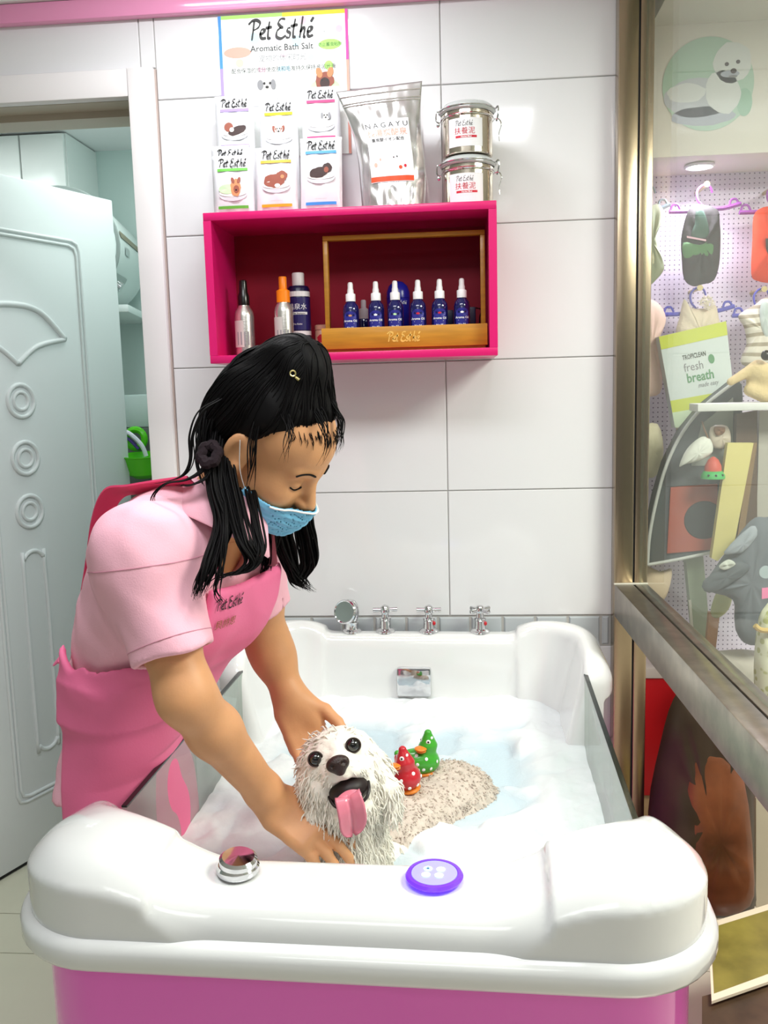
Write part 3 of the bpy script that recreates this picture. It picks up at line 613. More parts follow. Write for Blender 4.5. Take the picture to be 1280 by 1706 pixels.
b3 = bottle('lotion_bottle', 'dark navy bottle with a white flip cap and white bands', c, [(.023, 0), (.0245, .003), (.0245, .142), (.021, .148), (.012, .15)], [(.0135, .1495), (.0135, .175), (.0125, .177)], M_navy, mat('cap_white', 'd9d2d2', .35), 'flip_cap')
P = wrap_label(b3, c, .0245, .125, .136, M_lab, -1.5, 1.5); P.rect(-.037, .037, .042, .051, M_lab, 'label', nx=12); P.rect(-.0365, .0365, .053, .123, mat('label_indigo', '231a5c', .4), 'label', nx=12); P.layer(); P.text('温泉水', .0, .098, .014, I_wht); P.rect(-.02, .022, .086, .0915, M_lab, nx=6); P.text('Pet Esthé', 0, .064, .005, I_wht); P.layer(); P.text('for Pet Shampoo', .0, .0868, .0048, I_blk, .015); P.done()
tn = thing('small_tin', 'small pale tin with a red flower beside the wooden rack', 'tin', (AY(536, 560, 2.03)[0], 2.03, IN+.001)); c = np.array(tn.location)
MB().lathe([(.013, 0), (.0145, .002), (.0145, .052), (.013, .055)], 24, c).build('can', mat('tin_cream', 'd9a48c', .3), tn); MB().lathe([(.015, .055), (.015, .064), (.012, .066)], 24, c).build('lid', mat('tin_cream', 'd9a48c', .3), tn)
P = wrap_label(tn, c, .0145, 0, .01, None, lab=False); P.ell(0, .035, .008, .009, I_red, wob=.1); P.done()
# wooden rack
M_wood = mat('honey_wood', 'b87f22', .4, var=.14, vscale=9, stretch=(1.5, 8, 14), coat=.15)
cx0, cx1 = -.283, .066; rk = thing('wooden_rack', 'honey-coloured wooden oil rack with a carved front board', 'rack', ((cx0+cx1)/2, 1.95, IN+.001)); zb = IN+.001
MB().box(cx0, cx1, 1.912, 1.920, zb+.006, zb+.05, .001).build('front_board', M_wood, rk)
MB().box(cx0+.004, cx1-.004, 1.9205, 2.04, zb, zb+.008).build('base_board', M_wood, rk)
for x in (cx0+.002, cx1-.012): MB().box(x, x+.010, 1.962, 1.982, zb+.0085, zb+.237, .001).build('upright', M_wood, rk)
MB().box(cx0+.002, cx1-.002, 1.962, 1.982, zb+.2375, zb+.247, .001).build('top_bar', M_wood, rk)
P = Print(frame(((cx0+cx1)/2, 1.912, zb), (1, 0, 0), (0, 0, 1)), rk); P.logo(.0, .018, .02, mat('carved_pale', 'e2b45a', .5), pen=.11); P.done()
# dropper bottles
M_cobalt = mat('cobalt_glass', '12124c', .08, coat=.6); M_drop = mat('dropper_white', 'ece9ea', .35); M_ol = mat('oil_label', '2b2a86', .35)
oils = ['leftmost of the six', 'second from left of the six', 'third from left of the six', 'third from right of the six', 'second from right of the six', 'rightmost of the six']
for k, px in enumerate((585, 627, 659, 697, 733, 770)):
    c = np.array([AY(px, 520, 1.945)[0], 1.945, zb+.0085])
    t = thing('dropper_bottle', 'cobalt blue aroma oil bottle with white dropper, '+oils[k], 'bottle', c, group='aroma oil bottles in the rack')
    MB().lathe([(.0155, 0), (.0172, .002), (.0172, .080), (.0155, .089), (.010, .096), (.0095, .1)], 28, c).build('body', M_cobalt, t)
    MB().lathe([(.0105, .098), (.0105, .1125), (.0095, .114)], 24, c).build('collar', M_drop, t)
    MB().lathe([(.007, .114), (.0068, .121), (.0058, .125), (.0056, .134), (.0045, .1375), (.002, .1385)], 20, c).build('rubber_bulb', M_drop, t)
    P = wrap_label(t, c, .0172, .030, .066, M_ol, -.78, .78); P.ell(0, .068, .0132, .0085, M_ol, name='label'); P.layer(); P.text('Aroma Oil', 0, .0545, .0066, I_wht, .015); P.text('No.0%d' % (k+1), 0, .0405, .0058, I_wht, .01); P.rect(-.008, .008, .0505, .0515, I_dgr); P.ell(0, .0675, .0034, .0022, (I_tan, I_wht, I_pgr, I_red, I_red, I_wht)[k], wob=.2); P.done()
# behind the oils
c = np.array([AY(664, 520, 2.03)[0], 2.035, zb]); M_blue = mat('royal_blue_plastic', '1b1f8c', .25)
jr = thing('blue_jar', 'round-topped royal blue jar behind the oil bottles', 'jar', c); MB().lathe([(.022, .009), (.024, .012), (.0255, .11), (.026, .118)], 32, c).build('body', M_blue, jr); MB().lathe([(.0262, .1185), (.0255, .132), (.021, .145), (.012, .1535), (.002, .156)], 32, c).build('dome_lid', M_blue, jr)
P = wrap_label(jr, c, .0258, 0, .01, None, lab=False); P.logo(.008, .104, .008, I_wht, pen=.07); P.done()
c = np.array([AY(606, 520, 2.01)[0], 2.01, zb+.0085]); pm = thing('pump_bottle', 'small clear-topped pump bottle between the left oil bottles', 'bottle', c)
MB().lathe([(.012, 0), (.013, .002), (.013, .06), (.011, .066)], 24, c).build('body', M_cobalt, pm); MB().lathe([(.0115, .066), (.0115, .086), (.006, .09), (.006, .105), (.004, .107)], 20, c).build('pump', mat('clear_plastic', 'cfc4cc', .15, trans=.4), pm); wrap_label(pm, c, .013, .03, .042, M_lab, -.6, .6).done()
for x0, x1, h, ds in ((-.052, -.004, .078, 'low navy carton behind the right-hand oil bottles'), (0., .044, .083, 'taller navy carton behind the rightmost oil bottles')):
    bx = thing('navy_carton', ds, 'box', ((x0+x1)/2, 2.02, zb)); MB().box(x0, x1, 2.0, 2.03, zb+.009, zb+.009+h, .002).build('carton', mat('navy_card', '15163f', .3), bx); MB().box(x0+.004, x0+.016, 1.999, 2.0, zb+.055, zb+.062).build('label', M_lab, bx)
cb = thing('cable_clip', 'thin dark wire hanger beside the navy cartons', 'wire', (.052, 2.02, zb)); MB().tube(crom([(.054, 2.02, zb+.0095), (.053, 2.02, zb+.07), (.06, 2.015, zb+.085), (.045, 2.01, zb+.09)], 6), .0013, 6).build('wire', M_black, cb)
# ================================================================== the tub
TR = math.radians(-1.9); TCX, TCY = -.131, .898; TL = 1.174
DU = np.array([math.cos(TR), math.sin(TR), 0]); DV = np.array([-math.sin(TR), math.cos(TR), 0]); TO = np.array([TCX, TCY, 0])
def TW(u, v, z): return TO+DU*u+DV*v+np.array([0, 0, z])
def t2l(p): q = np.asarray(p)-TO; return q@DU, q@DV, q[2]
tub = thing('pet_spa_tub', 'white acrylic pet spa tub with rounded corners and pink panel', 'bathtub', TO, TR)
def rr2(u, v, hw, v0, v1, r):
    q = np.stack([np.abs(u)-hw+r, np.abs(v-(v0+v1)/2)-(v1-v0)/2+r], -1); return L(np.maximum(q, 0))+np.minimum(q.max(-1), 0)-r
def ext(d2, z, zt, R, zb=.48):
    w = np.stack([d2+R, np.abs(z-(zt+zb)/2)-(zt-zb)/2+R], -1); return L(np.maximum(w, 0))+np.minimum(w.max(-1), 0)-R
DECK = .836
def tub_sdf(P):
    u, v, z = P.T; au = np.abs(u); S = np.stack([au, v, z], 1)
    o2 = rr2(u, v, .399, 0, TL, .11)
    d = ext(o2+.03, z, .60, .02)
    fr = ext(smax(o2, v-.135, .02), z, DECK, .038); d = smin(d, fr, .03)
    bk = ext(smax(o2, 1.095-v, .02), z, DECK, .03); d = smin(d, bk, .03)
    hp_ = smax(rcone(S, (.300, .085, .790), (.312, .155, .782), .100, .096), o2, .04); d = smin(d, hp_, .075)
    col = ext(smax(smax(o2, .835-v, .06), .225-au, .03), z, .860, .05); d = smin(d, col, .03)
    d = d-.006*sstep(au, .219, .225)*(1-sstep(np.abs(v-.6), .45, .40)*0)
    d = np.maximum(d, o2+.016*sstep(-z, -.792, -.778)-.006*sstep(z, .78, .80))
    sl = np.clip((DECK-z)*.22, -.02, .09)
    b2 = rr2(u, v-.0, .342, .127, 1.105, .10)+sl
    bas = np.maximum(b2, .50-z)
    return smax(d, -bas, .022)
V, Q = sdf_mesh(tub_sdf, (-.44, -.05, .47), (.44, TL+.05, .95), .006)
fin('shell', V, Q, mat('white_acrylic', 'e6e6e5', .12, coat=.6), tub, smooth=True, local=True)
def rpath(hw, v0, v1, r, n=10):
    P = []
    for cx, cy, a0 in ((hw-r, v1-r, 0), (-hw+r, v1-r, 90), (-hw+r, v0+r, 180), (hw-r, v0+r, 270)):
        for k in range(n+1): a = math.radians(a0+90*k/n); P.append((cx+r*math.cos(a), cy+r*math.sin(a), math.cos(a), math.sin(a)))
    return P
path = rpath(.401, 0, TL, .11); prof = [(-.02, .761), (.008, .761), (.014, .7635), (.017, .769), (.017, .785), (.014, .792), (.008, .796), (-.004, .800), (-.02, .800)]
V = []; Fc = []; n = len(prof); N = len(path)
path = [(-.401, .235, -1, 0)]+path[22:]+[(.401, .235, 1, 0)]; N = len(path)
for (x, y, nx_, ny_) in path: V += [(x+nx_*o, y+ny_*o, z) for o, z in prof]
for i in range(N-1):
    for k in range(n-1): j = i+1; Fc.append((i*n+k, j*n+k, j*n+k+1, i*n+k+1))
Fc += [tuple(range(n-1, -1, -1)), tuple(range((N-1)*n, N*n))]
fin('rim_lip', V, Fc, mat('white_acrylic', 'e6e6e5', .12, coat=.6), tub, smooth=True, local=True)
def wallring(name, hw, v0, v1, r, z0, z1, m, top=False):
    pth = rpath(hw, v0, v1, r); V = [(x, y, z) for z in (z0, z1) for x, y, _, _ in pth]; N = len(pth)
    Fc = [(i, (i+1) % N, N+(i+1) % N, N+i) for i in range(N)]
    if top: Fc.append(tuple(range(N, 2*N)))
    return fin(name, V, Fc, m, tub, smooth=40, local=True)
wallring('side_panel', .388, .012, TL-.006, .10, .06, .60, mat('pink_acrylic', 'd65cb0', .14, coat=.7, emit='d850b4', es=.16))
pth = [(-.388, .235)]+[(x, y) for x, y, _, _ in rpath(.388, .012, TL-.006, .10)[22:]]+[(.388, .235)]
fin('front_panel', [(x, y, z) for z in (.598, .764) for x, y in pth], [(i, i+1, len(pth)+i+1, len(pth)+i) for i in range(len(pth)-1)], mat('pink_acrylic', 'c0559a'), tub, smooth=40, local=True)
wallring('plinth', .345, .04, TL-.02, .09, 0, .06, mat('plinth_dark', '4a3a44', .5))
fin('basin_floor', [TW(-.36, .05, .5)-TO, TW(.36, .05, .5)-TO, TW(.36, 1.16, .5)-TO, TW(-.36, 1.16, .5)-TO], [(0, 1, 2, 3)], mat('white_acrylic', 'e6e6e5'), tub, local=True)
# chrome overflow plate
oc = AY(690, 1136, 1.985); u, v, z = t2l(oc); v = 1.088
MB().box(u-.040, u+.040, v-.008, v+.012, z-.034, z+.034, .006).build('overflow_plate', M_chrome, tub, local=True)
# glass side panels
M_tglass = pane_mat('tub_glass', 'e4efe9', ior=1.45, veil='d3dbd6', hz=.2); M_edge = mat('glass_edge', '0f1a17', .1)  # pale veil imitates the bright interior mirrored in the tub glass
for s_, ds in ((-1, 'left side of the tub, beside the apron'), (1, 'right side of the tub, near the steel rail')):
    gp = thing('glass_panel', 'glass splash panel on the '+ds, 'glass panel', TW(s_*.348, .54, .60), TR, group='tub glass panels')
    MB().box(-.0035, .0035, -.30, .302, 0, .2315).build('pane', M_tglass, gp, local=True)
    MB().box(-.004, .004, -.3, .302, .2318, .2345).build('top_edge', M_edge, gp, local=True)
    MB().box(-.004, .004, .3022, .3045, 0, .2345).build('end_edge', M_edge, gp, local=True)
# knob and light button on the front deck
kc = AZ(397, 1452, DECK+.003); dk = thing('diverter_knob', 'round chrome knob on the front deck, left of the lit button', 'knob', kc)
MB().lathe([(.024, .0), (.0255, .003), (.0255, .008), (.023, .011)], 32, kc).build('base', M_chrome, dk)
MB().lathe([(.0225, .0112), (.0225, .018), (.019, .021), (.0, .022)], 32, kc, (.08, -.1, 1), capped=False).build('dial', M_chrome, dk)
bcn = AZ(724, 1462, DECK+.004); lb = thing('control_button', 'round touch button glowing purple with four white symbols', 'button', bcn)
MB().lathe([(.024, 0), (.0325, .0005), (.0335, .003), (.0315, .006), (.0275, .0065), (.0275, .003)], 48, bcn).build('glow_ring', mat('purple_led', '5a35d8', .2, emit='5b22f0', es=1.6), lb)
MB().lathe([(.0272, .003), (.0265, .0062), (.0, .0066)], 40, bcn, capped=False).build('touch_face', mat('button_face', 'a9a4d6', .25, emit='8f8ce0', es=.25), lb)
A = frame(bcn+np.array([0, 0, .0069]), (1, 0, 0), (0, 1, 0)); P = Print(A, lb); M_led = mat('led_symbol', 'e8fbff', .3, emit='bdf2ff', es=2.2); M_ledd = mat('led_dark', '5a8fd0', .3)
for x, y in ((-.0075, .007), (.0075, .006), (-.0095, -.006), (.0055, -.007)): P.ell(x, y, .0052, .0052, M_led, n=16)
P.layer()
for a in range(4):
    c_, s2 = math.cos(a*math.pi/4), math.sin(a*math.pi/4); P.poly([(-.0075+.0042*c_-.0005*s2, .007+.0042*s2+.0005*c_), (-.0075-.0042*c_-.0005*s2, .007-.0042*s2+.0005*c_), (-.0075-.0042*c_+.0005*s2, .007-.0042*s2-.0005*c_), (-.0075+.0042*c_+.0005*s2, .007+.0042*s2-.0005*c_)], M_ledd)
P.done()
# hand shower and three cross-handle taps on the back deck
def tapbase(c, t): MB().lathe([(.023, 0), (.023, .004), (.019, .007), (.0135, .009), (.0125, .028), (.014, .03), (.014, .034), (.009, .036), (.008, .048)], 28, c).build('base', M_chrome, t)
DZ = DECK
taps = [(637, 'left cross-handle chrome tap, next to the hand shower', None), (712, 'middle cross-handle chrome tap with red mark', 1), (800, 'right cross-handle chrome tap, apart from the others', 1)]
for px, ds, red in taps:
    q = AZ(px, 1066, DZ); u, v, _ = t2l(q); c = TW(u, 1.142, DZ)
    t = thing('cross_tap', ds, 'tap', c, group='cross handle taps'); tapbase(c, t)
    a0 = {637: .1, 712: .0, 800: .75}[px]
    for k in range(2):
        a = a0+k*math.pi/2; e = np.array([math.cos(a), math.sin(a), 0])*.029
        MB().tube([c+e*f_+np.array([0, 0, .053]) for f_ in (-1, -.97, -.2, .2, .97, 1)], [.0035, .0055, .0045, .0045, .0055, .0035], 12).build('handle_bar', M_chrome, t)
    MB().lathe([(.010, .0465), (.011, .05), (.010, .059), (.007, .0625)], 20, c).build('hub', M_chrome, t)
    if red: MB().ell(c+np.array([.012, -.006, .022]), (.004, .004, .005)).build('red_mark', mat('red_plastic', 'c3202a', .3), t)
q = AZ(578, 1068, DZ); u, v, _ = t2l(q); c = TW(u, 1.142, DZ)
hs_ = thing('hand_shower', 'chrome hand shower resting in its holder on the tub deck', 'shower', c)
MB().lathe([(.023, 0), (.023, .004), (.017, .008), (.0155, .02), (.017, .024)], 28, c).build('holder', M_chrome, hs_)
MB().tube(crom([c+np.array([.0, 0, .02]), c+np.array([.006, .0, .042]), c+np.array([.004, -.004, .062]), c+np.array([-.008, -.01, .066])], 6), [.011]*7+[.012]*6+[.014]*6, 16).build('handle', M_chrome, hs_)
hd_ = unit([-.35, -.9, .25]); MB().lathe([(.012, -.02), (.024, -.014), (.0285, -.004), (.0285, .004), (.026, .007), (.024, .0055), (.0, .006)], 36, c+np.array([-.012, -.018, .052]), hd_, capped=False).build('spray_head', M_chrome, hs_)
# water with foam
def vnoise(x, y, s, seed):
    i = np.floor(x*s).astype(int); j = np.floor(y*s).astype(int); fx = x*s-i; fy = y*s-j; fx = fx*fx*(3-2*fx); fy = fy*fy*(3-2*fy)
    h = lambda a, b: np.modf(np.abs(np.sin(a*127.1+b*311.7+seed*74.7)*43758.5453))[0]
    return (h(i, j)*(1-fx)+h(i+1, j)*fx)*(1-fy)+(h(i, j+1)*(1-fx)+h(i+1, j+1)*fx)*fy
def fbm(x, y, s, seed, o=4): return sum(vnoise(x, y, s*2**k, seed+k)*.5**(k+1) for k in range(o))
nu_, nv_ = 220, 300; U, Vv = np.meshgrid(np.linspace(-.345, .345, nu_), np.linspace(.09, 1.11, nv_), indexing='ij')
n1 = fbm(U, Vv, 8, 3, 3); n2 = fbm(U, Vv, 22, 11, 3); n3 = np.abs(fbm(U, Vv, 16, 21)-.47)
WZ = .662
m_ = sstep(n1, .40, .62)
m_ = np.maximum(m_, sstep(U, .19, .28)*.95); m_ = np.maximum(m_, sstep(-U, .22, .30)*.8); m_ = np.maximum(m_, sstep(Vv, .93, 1.03)*.95)
m_ = np.maximum(m_, .9*np.exp(-(((U-.17)/.13)**2+((Vv-.42)/.13)**2))); m_ = np.maximum(m_, .9*np.exp(-(((U+.22)/.09)**2+((Vv-.5)/.2)**2)))
m_ = m_*(1-.75*np.exp(-(((U-.10)/.10)**2+((Vv-.64)/.13)**2)))
hz_ = WZ+.022*m_+.009*m_*(n2-.5)*2+.012*m_*np.sqrt(np.clip(n1*n1*1.5, 0, 1))+.014*sstep(Vv, .98, 1.06)*n1+.002*n2
V = np.stack([U, Vv, hz_], -1).reshape(-1, 3); I = np.arange(nu_*nv_).reshape(nu_, nv_)
Q = np.stack([I[:-1, :-1], I[1:, :-1], I[1:, 1:], I[:-1, 1:]], -1).reshape(-1, 4)
mf = bpy.data.materials.new('foam_water'); mf.use_nodes = True; nt = mf.node_tree; b = nt.nodes['Principled BSDF']
tc_ = nt.nodes.new('ShaderNodeTexCoord'); sp = nt.nodes.new('ShaderNodeSeparateXYZ'); nt.links.new(tc_.outputs['Object'], sp.inputs[0])
mr = nt.nodes.new('ShaderNodeMapRange'); mr.inputs[1].default_value = WZ+.001-.0; mr.inputs[2].default_value = WZ+.02; nt.links.new(sp.outputs[2], mr.inputs[0])
rp = nt.nodes.new('ShaderNodeValToRGB'); rp.color_ramp.elements[0].color = lin('c2d5de')+(1,); rp.color_ramp.elements[1].color = lin('e8eced')+(1,); nt.links.new(mr.outputs[0], rp.inputs[0]); nt.links.new(rp.outputs[0], b.inputs['Base Color'])
r2 = nt.nodes.new('ShaderNodeMapRange'); r2.inputs[1].default_value = WZ; r2.inputs[2].default_value = WZ+.015; r2.inputs[3].default_value = .08; r2.inputs[4].default_value = .55; nt.links.new(sp.outputs[2], r2.inputs[0]); nt.links.new(r2.outputs[0], b.inputs['Roughness'])
nz = nt.nodes.new('ShaderNodeTexNoise'); nz.inputs['Scale'].default_value = 160; nz.inputs['Detail'].default_value = 4; bp = nt.nodes.new('ShaderNodeBump'); bp.inputs['Strength'].default_value = .35; bp.inputs['Distance'].default_value = .002; nt.links.new(tc_.outputs['Object'], nz.inputs[0]); nt.links.new(nz.outputs[0], bp.inputs['Height']); nt.links.new(bp.outputs[0], b.inputs['Normal'])
b.inputs['Subsurface Weight'].default_value = .25; b.inputs['Subsurface Radius'].default_value = (.01, .01, .01)
wt = fin('bath_water', V, Q, mf, None, smooth=True, origin=(0, 0, 0)); wt.location = TO; wt.rotation_euler = (0, 0, TR); wt['kind'] = 'stuff'; tag(wt, 'milky bath water covered with white soap foam', 'foam')
# ================================================================== steel and glass partition, shop behind it
M_ss = mat('brushed_steel', 'a8977f', .24, 1., bump=.04, bscale=60, stretch=(1, 1, .15)); M_ssd = mat('stained_steel', 'a8a093', .3, 1., bump=.05, bscale=50, var=.18, vscale=30)  # brown tint of the brushed steel stands in for warm reflections
pr = math.radians(1.27); PO = np.array([.352, 2.083, 0]); PD = np.array([math.sin(pr), -math.cos(pr), 0]); PQ = np.array([math.cos(pr), math.sin(pr), 0])
par = thing('glass_partition', 'steel-framed glass partition at the right, beside the tub', 'partition', PO)
AX = [PQ, PD, (0, 0, 1)]
def pbox(name, q0, q1, s0, s1, z0, z1, m, ch=.002): return MB().obox(PO+PQ*(q0+q1)/2+PD*(s0+s1)/2+np.array([0, 0, (z0+z1)/2]), AX, (q1-q0)/2, (s1-s0)/2, (z1-z0)/2, ch).build(name, m, par)
pbox('post', 0, .0415, 0, .04, 0, CEIL-.002, M_ss); pbox('post', .045, .074, 0, .04, 0, CEIL-.002, M_ss)
pbox('gap_seal',   .040, .0465, .004, .036, 0, CEIL-.003, mat('black_rubber', '17181a', .6), 0)
pbox('rail', 0, .0415, .0402, 1.75, .870, .945, M_ssd); pbox('rail', .045, .074, .0402, 1.75, .870, .945, M_ssd); pbox('gap_seal', .040, .0465, .04, 1.75, .874, .941, mat('black_rubber', '17181a', .6), 0)
pbox('weld_bead', -.001, .075, .036, .044, .9435, .9475, mat('weld', 'd8d4c8', .5), .001)
pbox('pane', .056, .062, .0402, 1.75, .9452, CEIL-.003, pane_mat('shop_glass', 'f2f7f2', refl=.42, veil='cfd2c8', hz=.045), 0)
# shop shell
SYB = 2.5
mp_ = bpy.data.materials.new('pegboard'); mp_.use_nodes = True; nt = mp_.node_tree; b = nt.nodes['Principled BSDF']; b.inputs['Roughness'].default_value = .5
tc_ = nt.nodes.new('ShaderNodeTexCoord'); ma = nt.nodes.new('ShaderNodeVectorMath'); ma.operation = 'SCALE'; ma.inputs['Scale'].default_value = 1/.0125; nt.links.new(tc_.outputs['Object'], ma.inputs[0])
fr_ = nt.nodes.new('ShaderNodeVectorMath'); fr_.operation = 'FRACTION'; nt.links.new(ma.outputs[0], fr_.inputs[0]); sb = nt.nodes.new('ShaderNodeVectorMath'); sb.operation = 'SUBTRACT'; sb.inputs[1].default_value = (.5, .5, .5); nt.links.new(fr_.outputs[0], sb.inputs[0])
ml = nt.nodes.new('ShaderNodeVectorMath'); ml.operation = 'MULTIPLY'; ml.inputs[1].default_value = (1, 0, 1); nt.links.new(sb.outputs[0], ml.inputs[0]); ln = nt.nodes.new('ShaderNodeVectorMath'); ln.operation = 'LENGTH'; nt.links.new(ml.outputs[0], ln.inputs[0])
lt_ = nt.nodes.new('ShaderNodeMath'); lt_.operation = 'LESS_THAN'; lt_.inputs[1].default_value = .15; nt.links.new(ln.outputs['Value'], lt_.inputs[0]); mx = nt.nodes.new('ShaderNodeMix'); mx.data_type = 'RGBA'; mx.inputs['A'].default_value = lin('e6dcf0')+(1,); mx.inputs['B'].default_value = lin('6a5c78')+(1,)  # lilac board colour carries part of the purple shop glow
nt.links.new(lt_.outputs[0], mx.inputs['Factor']); nt.links.new(mx.outputs['Result'], b.inputs['Base Color'])
ws = MB().box(.424, 2.3, SYB, SYB+.06, 0, 2.2).build('wall_shop', mp_, None, smooth=False, origin=(0, 0, 0)); struct(ws)
o = MB().box(.424, 2.3, 2.3, SYB-.0005, 1.935, CEIL-.001).build('wall_canopy', mat('canopy_white', 'f0e9e0', .5)); struct(o, 'white display canopy above the pegboard in the shop', 'canopy')
o = MB().box(.47, 2.3, .9, 2.2995, 2.232, CEIL-.001).build('ceiling_beam', mat('soffit_grey', 'd6d0c6', .6)); struct(o)
o = MB().box(2.31, 2.4, -.5, 2.55, 0, CEIL).build('wall_right', M_white); struct(o)
# recessed downlight
dl = np.array([AY(1166, 262, 2.39)[0], 2.39, 1.935]); t = thing('downlight', 'round recessed downlight shining under the display canopy', 'light', dl)
MB().lathe([(.026, -.001), (.036, -.002), (.037, -.006), (.033, -.009), (.027, -.006)], 32, dl).build('trim_ring', M_white, t); MB().lathe([(.0265, -.0088), (.02, -.0098), (.0, -.0100)], 32, dl, capped=False).build('lens', mat('lamp_lens', 'ffffff', .3, emit='fff4ff', es=14), t)
ll = bpy.data.lights.new('downlight_beam', 'SPOT'); ll.energy = 16; ll.color = (.92, .8, 1.0); ll.spot_size = 2.4; ll.spot_blend = .8; ll.shadow_soft_size = .03; lo_ = bpy.data.objects.new('downlight_beam', ll); COL.objects.link(lo_); lo_.location = dl-np.array([0, 0, .02])
# sticker of a white dog
sc_ = AY(1180, 140, 2.299); st = thing('round_sticker', 'round green sticker of a white fluffy dog on the canopy', 'sticker', sc_-np.array([0, 0, .107])); rS = .106
P = Print(frame(sc_, (1, 0, 0), (0, 0, 1)), st); G = mat('sticker_green', 'b9d8c4', .4); G2 = mat('sticker_deep_green', '9fc9b0', .4); Wt = mat('sticker_white', 'e8eaea', .4); Wg = mat('sticker_grey', 'c9ccd6', .4); Wd = mat('sticker_shade', 'b4b8c8', .4)
P.ell(0, 0, rS, rS, G, n=48, name='backing'); P.layer().ell(.085, -.045, .018, .032, G2).ell(-.02, -.03, .082, .045, Wg, wob=.03).ell(-.01, -.072, .075, .022, Wd, wob=.03); P.layer()
P.ell(.055, .045, .044, .046, Wt, wob=.03).ell(.035, -.02, .04, .05, Wt, .3, wob=.03).ell(-.05, -.018, .045, .022, Wt, wob=.04); P.layer().ell(.05, .02, .022, .008, Wd); P.layer()
P.ell(.042, .042, .005, .0045, I_dbr).ell(.068, .046, .005, .0045, I_dbr).ell(.058, .026, .007, .006, I_dbr).ell(.057, .014, .01, .003, I_gry); P.done()

def pillow(name, px, y, th, m, parent, cut=None):
    """a cloth or soft thing: outline given at depth y, both faces bulging by th"""
    O = np.array([AY(a, b_, y) for a, b_ in px]); O = crom(O, 3, True); n = len(O); c = O.mean(0); ks = (1, .93, .78, .52, .22); V = []; Fc = []
    for s_ in (-1, 1):
        for k in ks:
            z = th*math.sqrt(max(0, 1-k**2.6))*s_
            for i in range(n): V.append(c+(O[i]-c)*k+np.array([0, z+.003*math.sin(9*i/n*6.28)*(1-k)*k*4*(1 if s_ < 0 else 0), 0]))
        V.append(c+np.array([0, th*s_, 0]))
    m1 = n*len(ks)+1
    for s_, b0 in ((0, 0), (1, m1)):
        for j in range(len(ks)-1):
            for i in range(n):
                i2 = (i+1) % n; q = (b0+j*n+i, b0+j*n+i2, b0+(j+1)*n+i2, b0+(j+1)*n+i); Fc.append(q if s_ == 0 else q[::-1])
        for i in range(n): q = (b0+(len(ks)-1)*n+i, b0+(len(ks)-1)*n+(i+1) % n, b0+n*len(ks)); Fc.append(q if s_ == 0 else q[::-1])
    return fin(name, V, Fc, m, parent, smooth=True)
def plate(name, px, y, d, m, parent, ch=False):
    O = [AY(a, b_, y) for a, b_ in px]; V = O+[p+np.array([0, d, 0]) for p in O]; n = len(O)
    return fin(name, V, [tuple(range(n)), tuple(range(2*n-1, n-1, -1))]+[(i, n+i, n+(i+1) % n, (i+1) % n) for i in range(n)], m, parent, smooth=30)
def tubepx(name, px, y, r, m, parent, n=6): return MB().tube(crom([AY(a, b_, y) for a, b_ in px], n), r, 8).build(name, m, parent)
def sprint(px, py, y): return frame(AY(px, py, y), (1, 0, 0), (0, 0, 1))
M_pur = mat('purple_plastic', 'a84fb4', .3); M_vio = mat('violet_plastic', '6060c8', .3); M_brass = mat('brass_peg', 'cdbb8a', .3, .8)
def hanger(label, cx, cy, y, m, hw=60, dy=14, hook=22, grp='plastic pet clothes hangers'):
    t = thing('pet_hanger', label, 'hanger', AY(cx, cy+dy+6, y), group=grp)
    tubepx('hook', [(cx+12, cy-8), (cx+8, cy-18), (cx-4, cy-20), (cx-13, cy-10), (cx-12, cy+4), (cx-4, cy+14), (cx-2, cy+dy+8)], y, .0028, m, t)
    tubepx('bar', [(cx-hw, cy+dy+10), (cx-hw*.5, cy+dy+9), (cx-2, cy+dy+5), (cx+hw*.5, cy+dy+4), (cx+hw, cy+dy-4)], y, .0055, m, t)
    for s_ in (-1, 1):
        x = cx+s_*(hw-11); yy = cy+dy+(7 if s_ < 0 else -2); tubepx('loop', [(x-8, yy), (x-5, yy-8), (x+3, yy-9), (x+8, yy-1)], y, .003, m, t)
    p = AY(cx-20, cy-2, y); MB().lathe([(.005, 0), (.005, .1), (.0075, .1), (.0075, .104)], 12, np.array([p[0]+.03, SYB, p[2]+.025]), (0, -1, 0)).build('peg', M_brass, t); return t
GS = 'dog clothes on the pegboard'
YB = 2.40
hanger('purple hanger carrying the charcoal dog vest', 1175, 329, YB+.012, M_pur)
g1 = thing('dog_vest', 'charcoal dog vest with a green front pocket on a purple hanger', 'dog clothes', AY(1167, 476, YB), group=GS)
pillow('cloth', [(1153, 342), (1172, 341), (1196, 349), (1200, 375), (1201, 400), (1199, 439), (1190, 467), (1170, 474), (1155, 477), (1140, 465), (1136, 430), (1135, 398), (1142, 364)], YB, .018, mat('charcoal_cloth', '3f3c3d', .8, bump=.3, bscale=90), g1)
pillow('pocket', [(1139, 404), (1165, 408), (1187, 401), (1186, 426), (1164, 424), (1141, 430)], YB-.016, .004, mat('green_cloth', '5b8a58', .8), g1); pillow('hood', [(1160, 352), (1172, 350), (1182, 385), (1172, 398), (1152, 394), (1158, 372)], YB-.017, .007, mat('teal_cloth', '4c6a5c', .8), g1); plate('trim', [(1145, 393), (1177, 399), (1177, 402), (1145, 396)], YB-.025, .002, I_ros, g1)
hanger('purple hanger carrying the orange dog shirt', 1292, 330, YB+.012, M_pur)
g2 = thing('dog_shirt', 'bright orange dog shirt with black letters', 'dog clothes', AY(1292, 468, YB), group=GS)
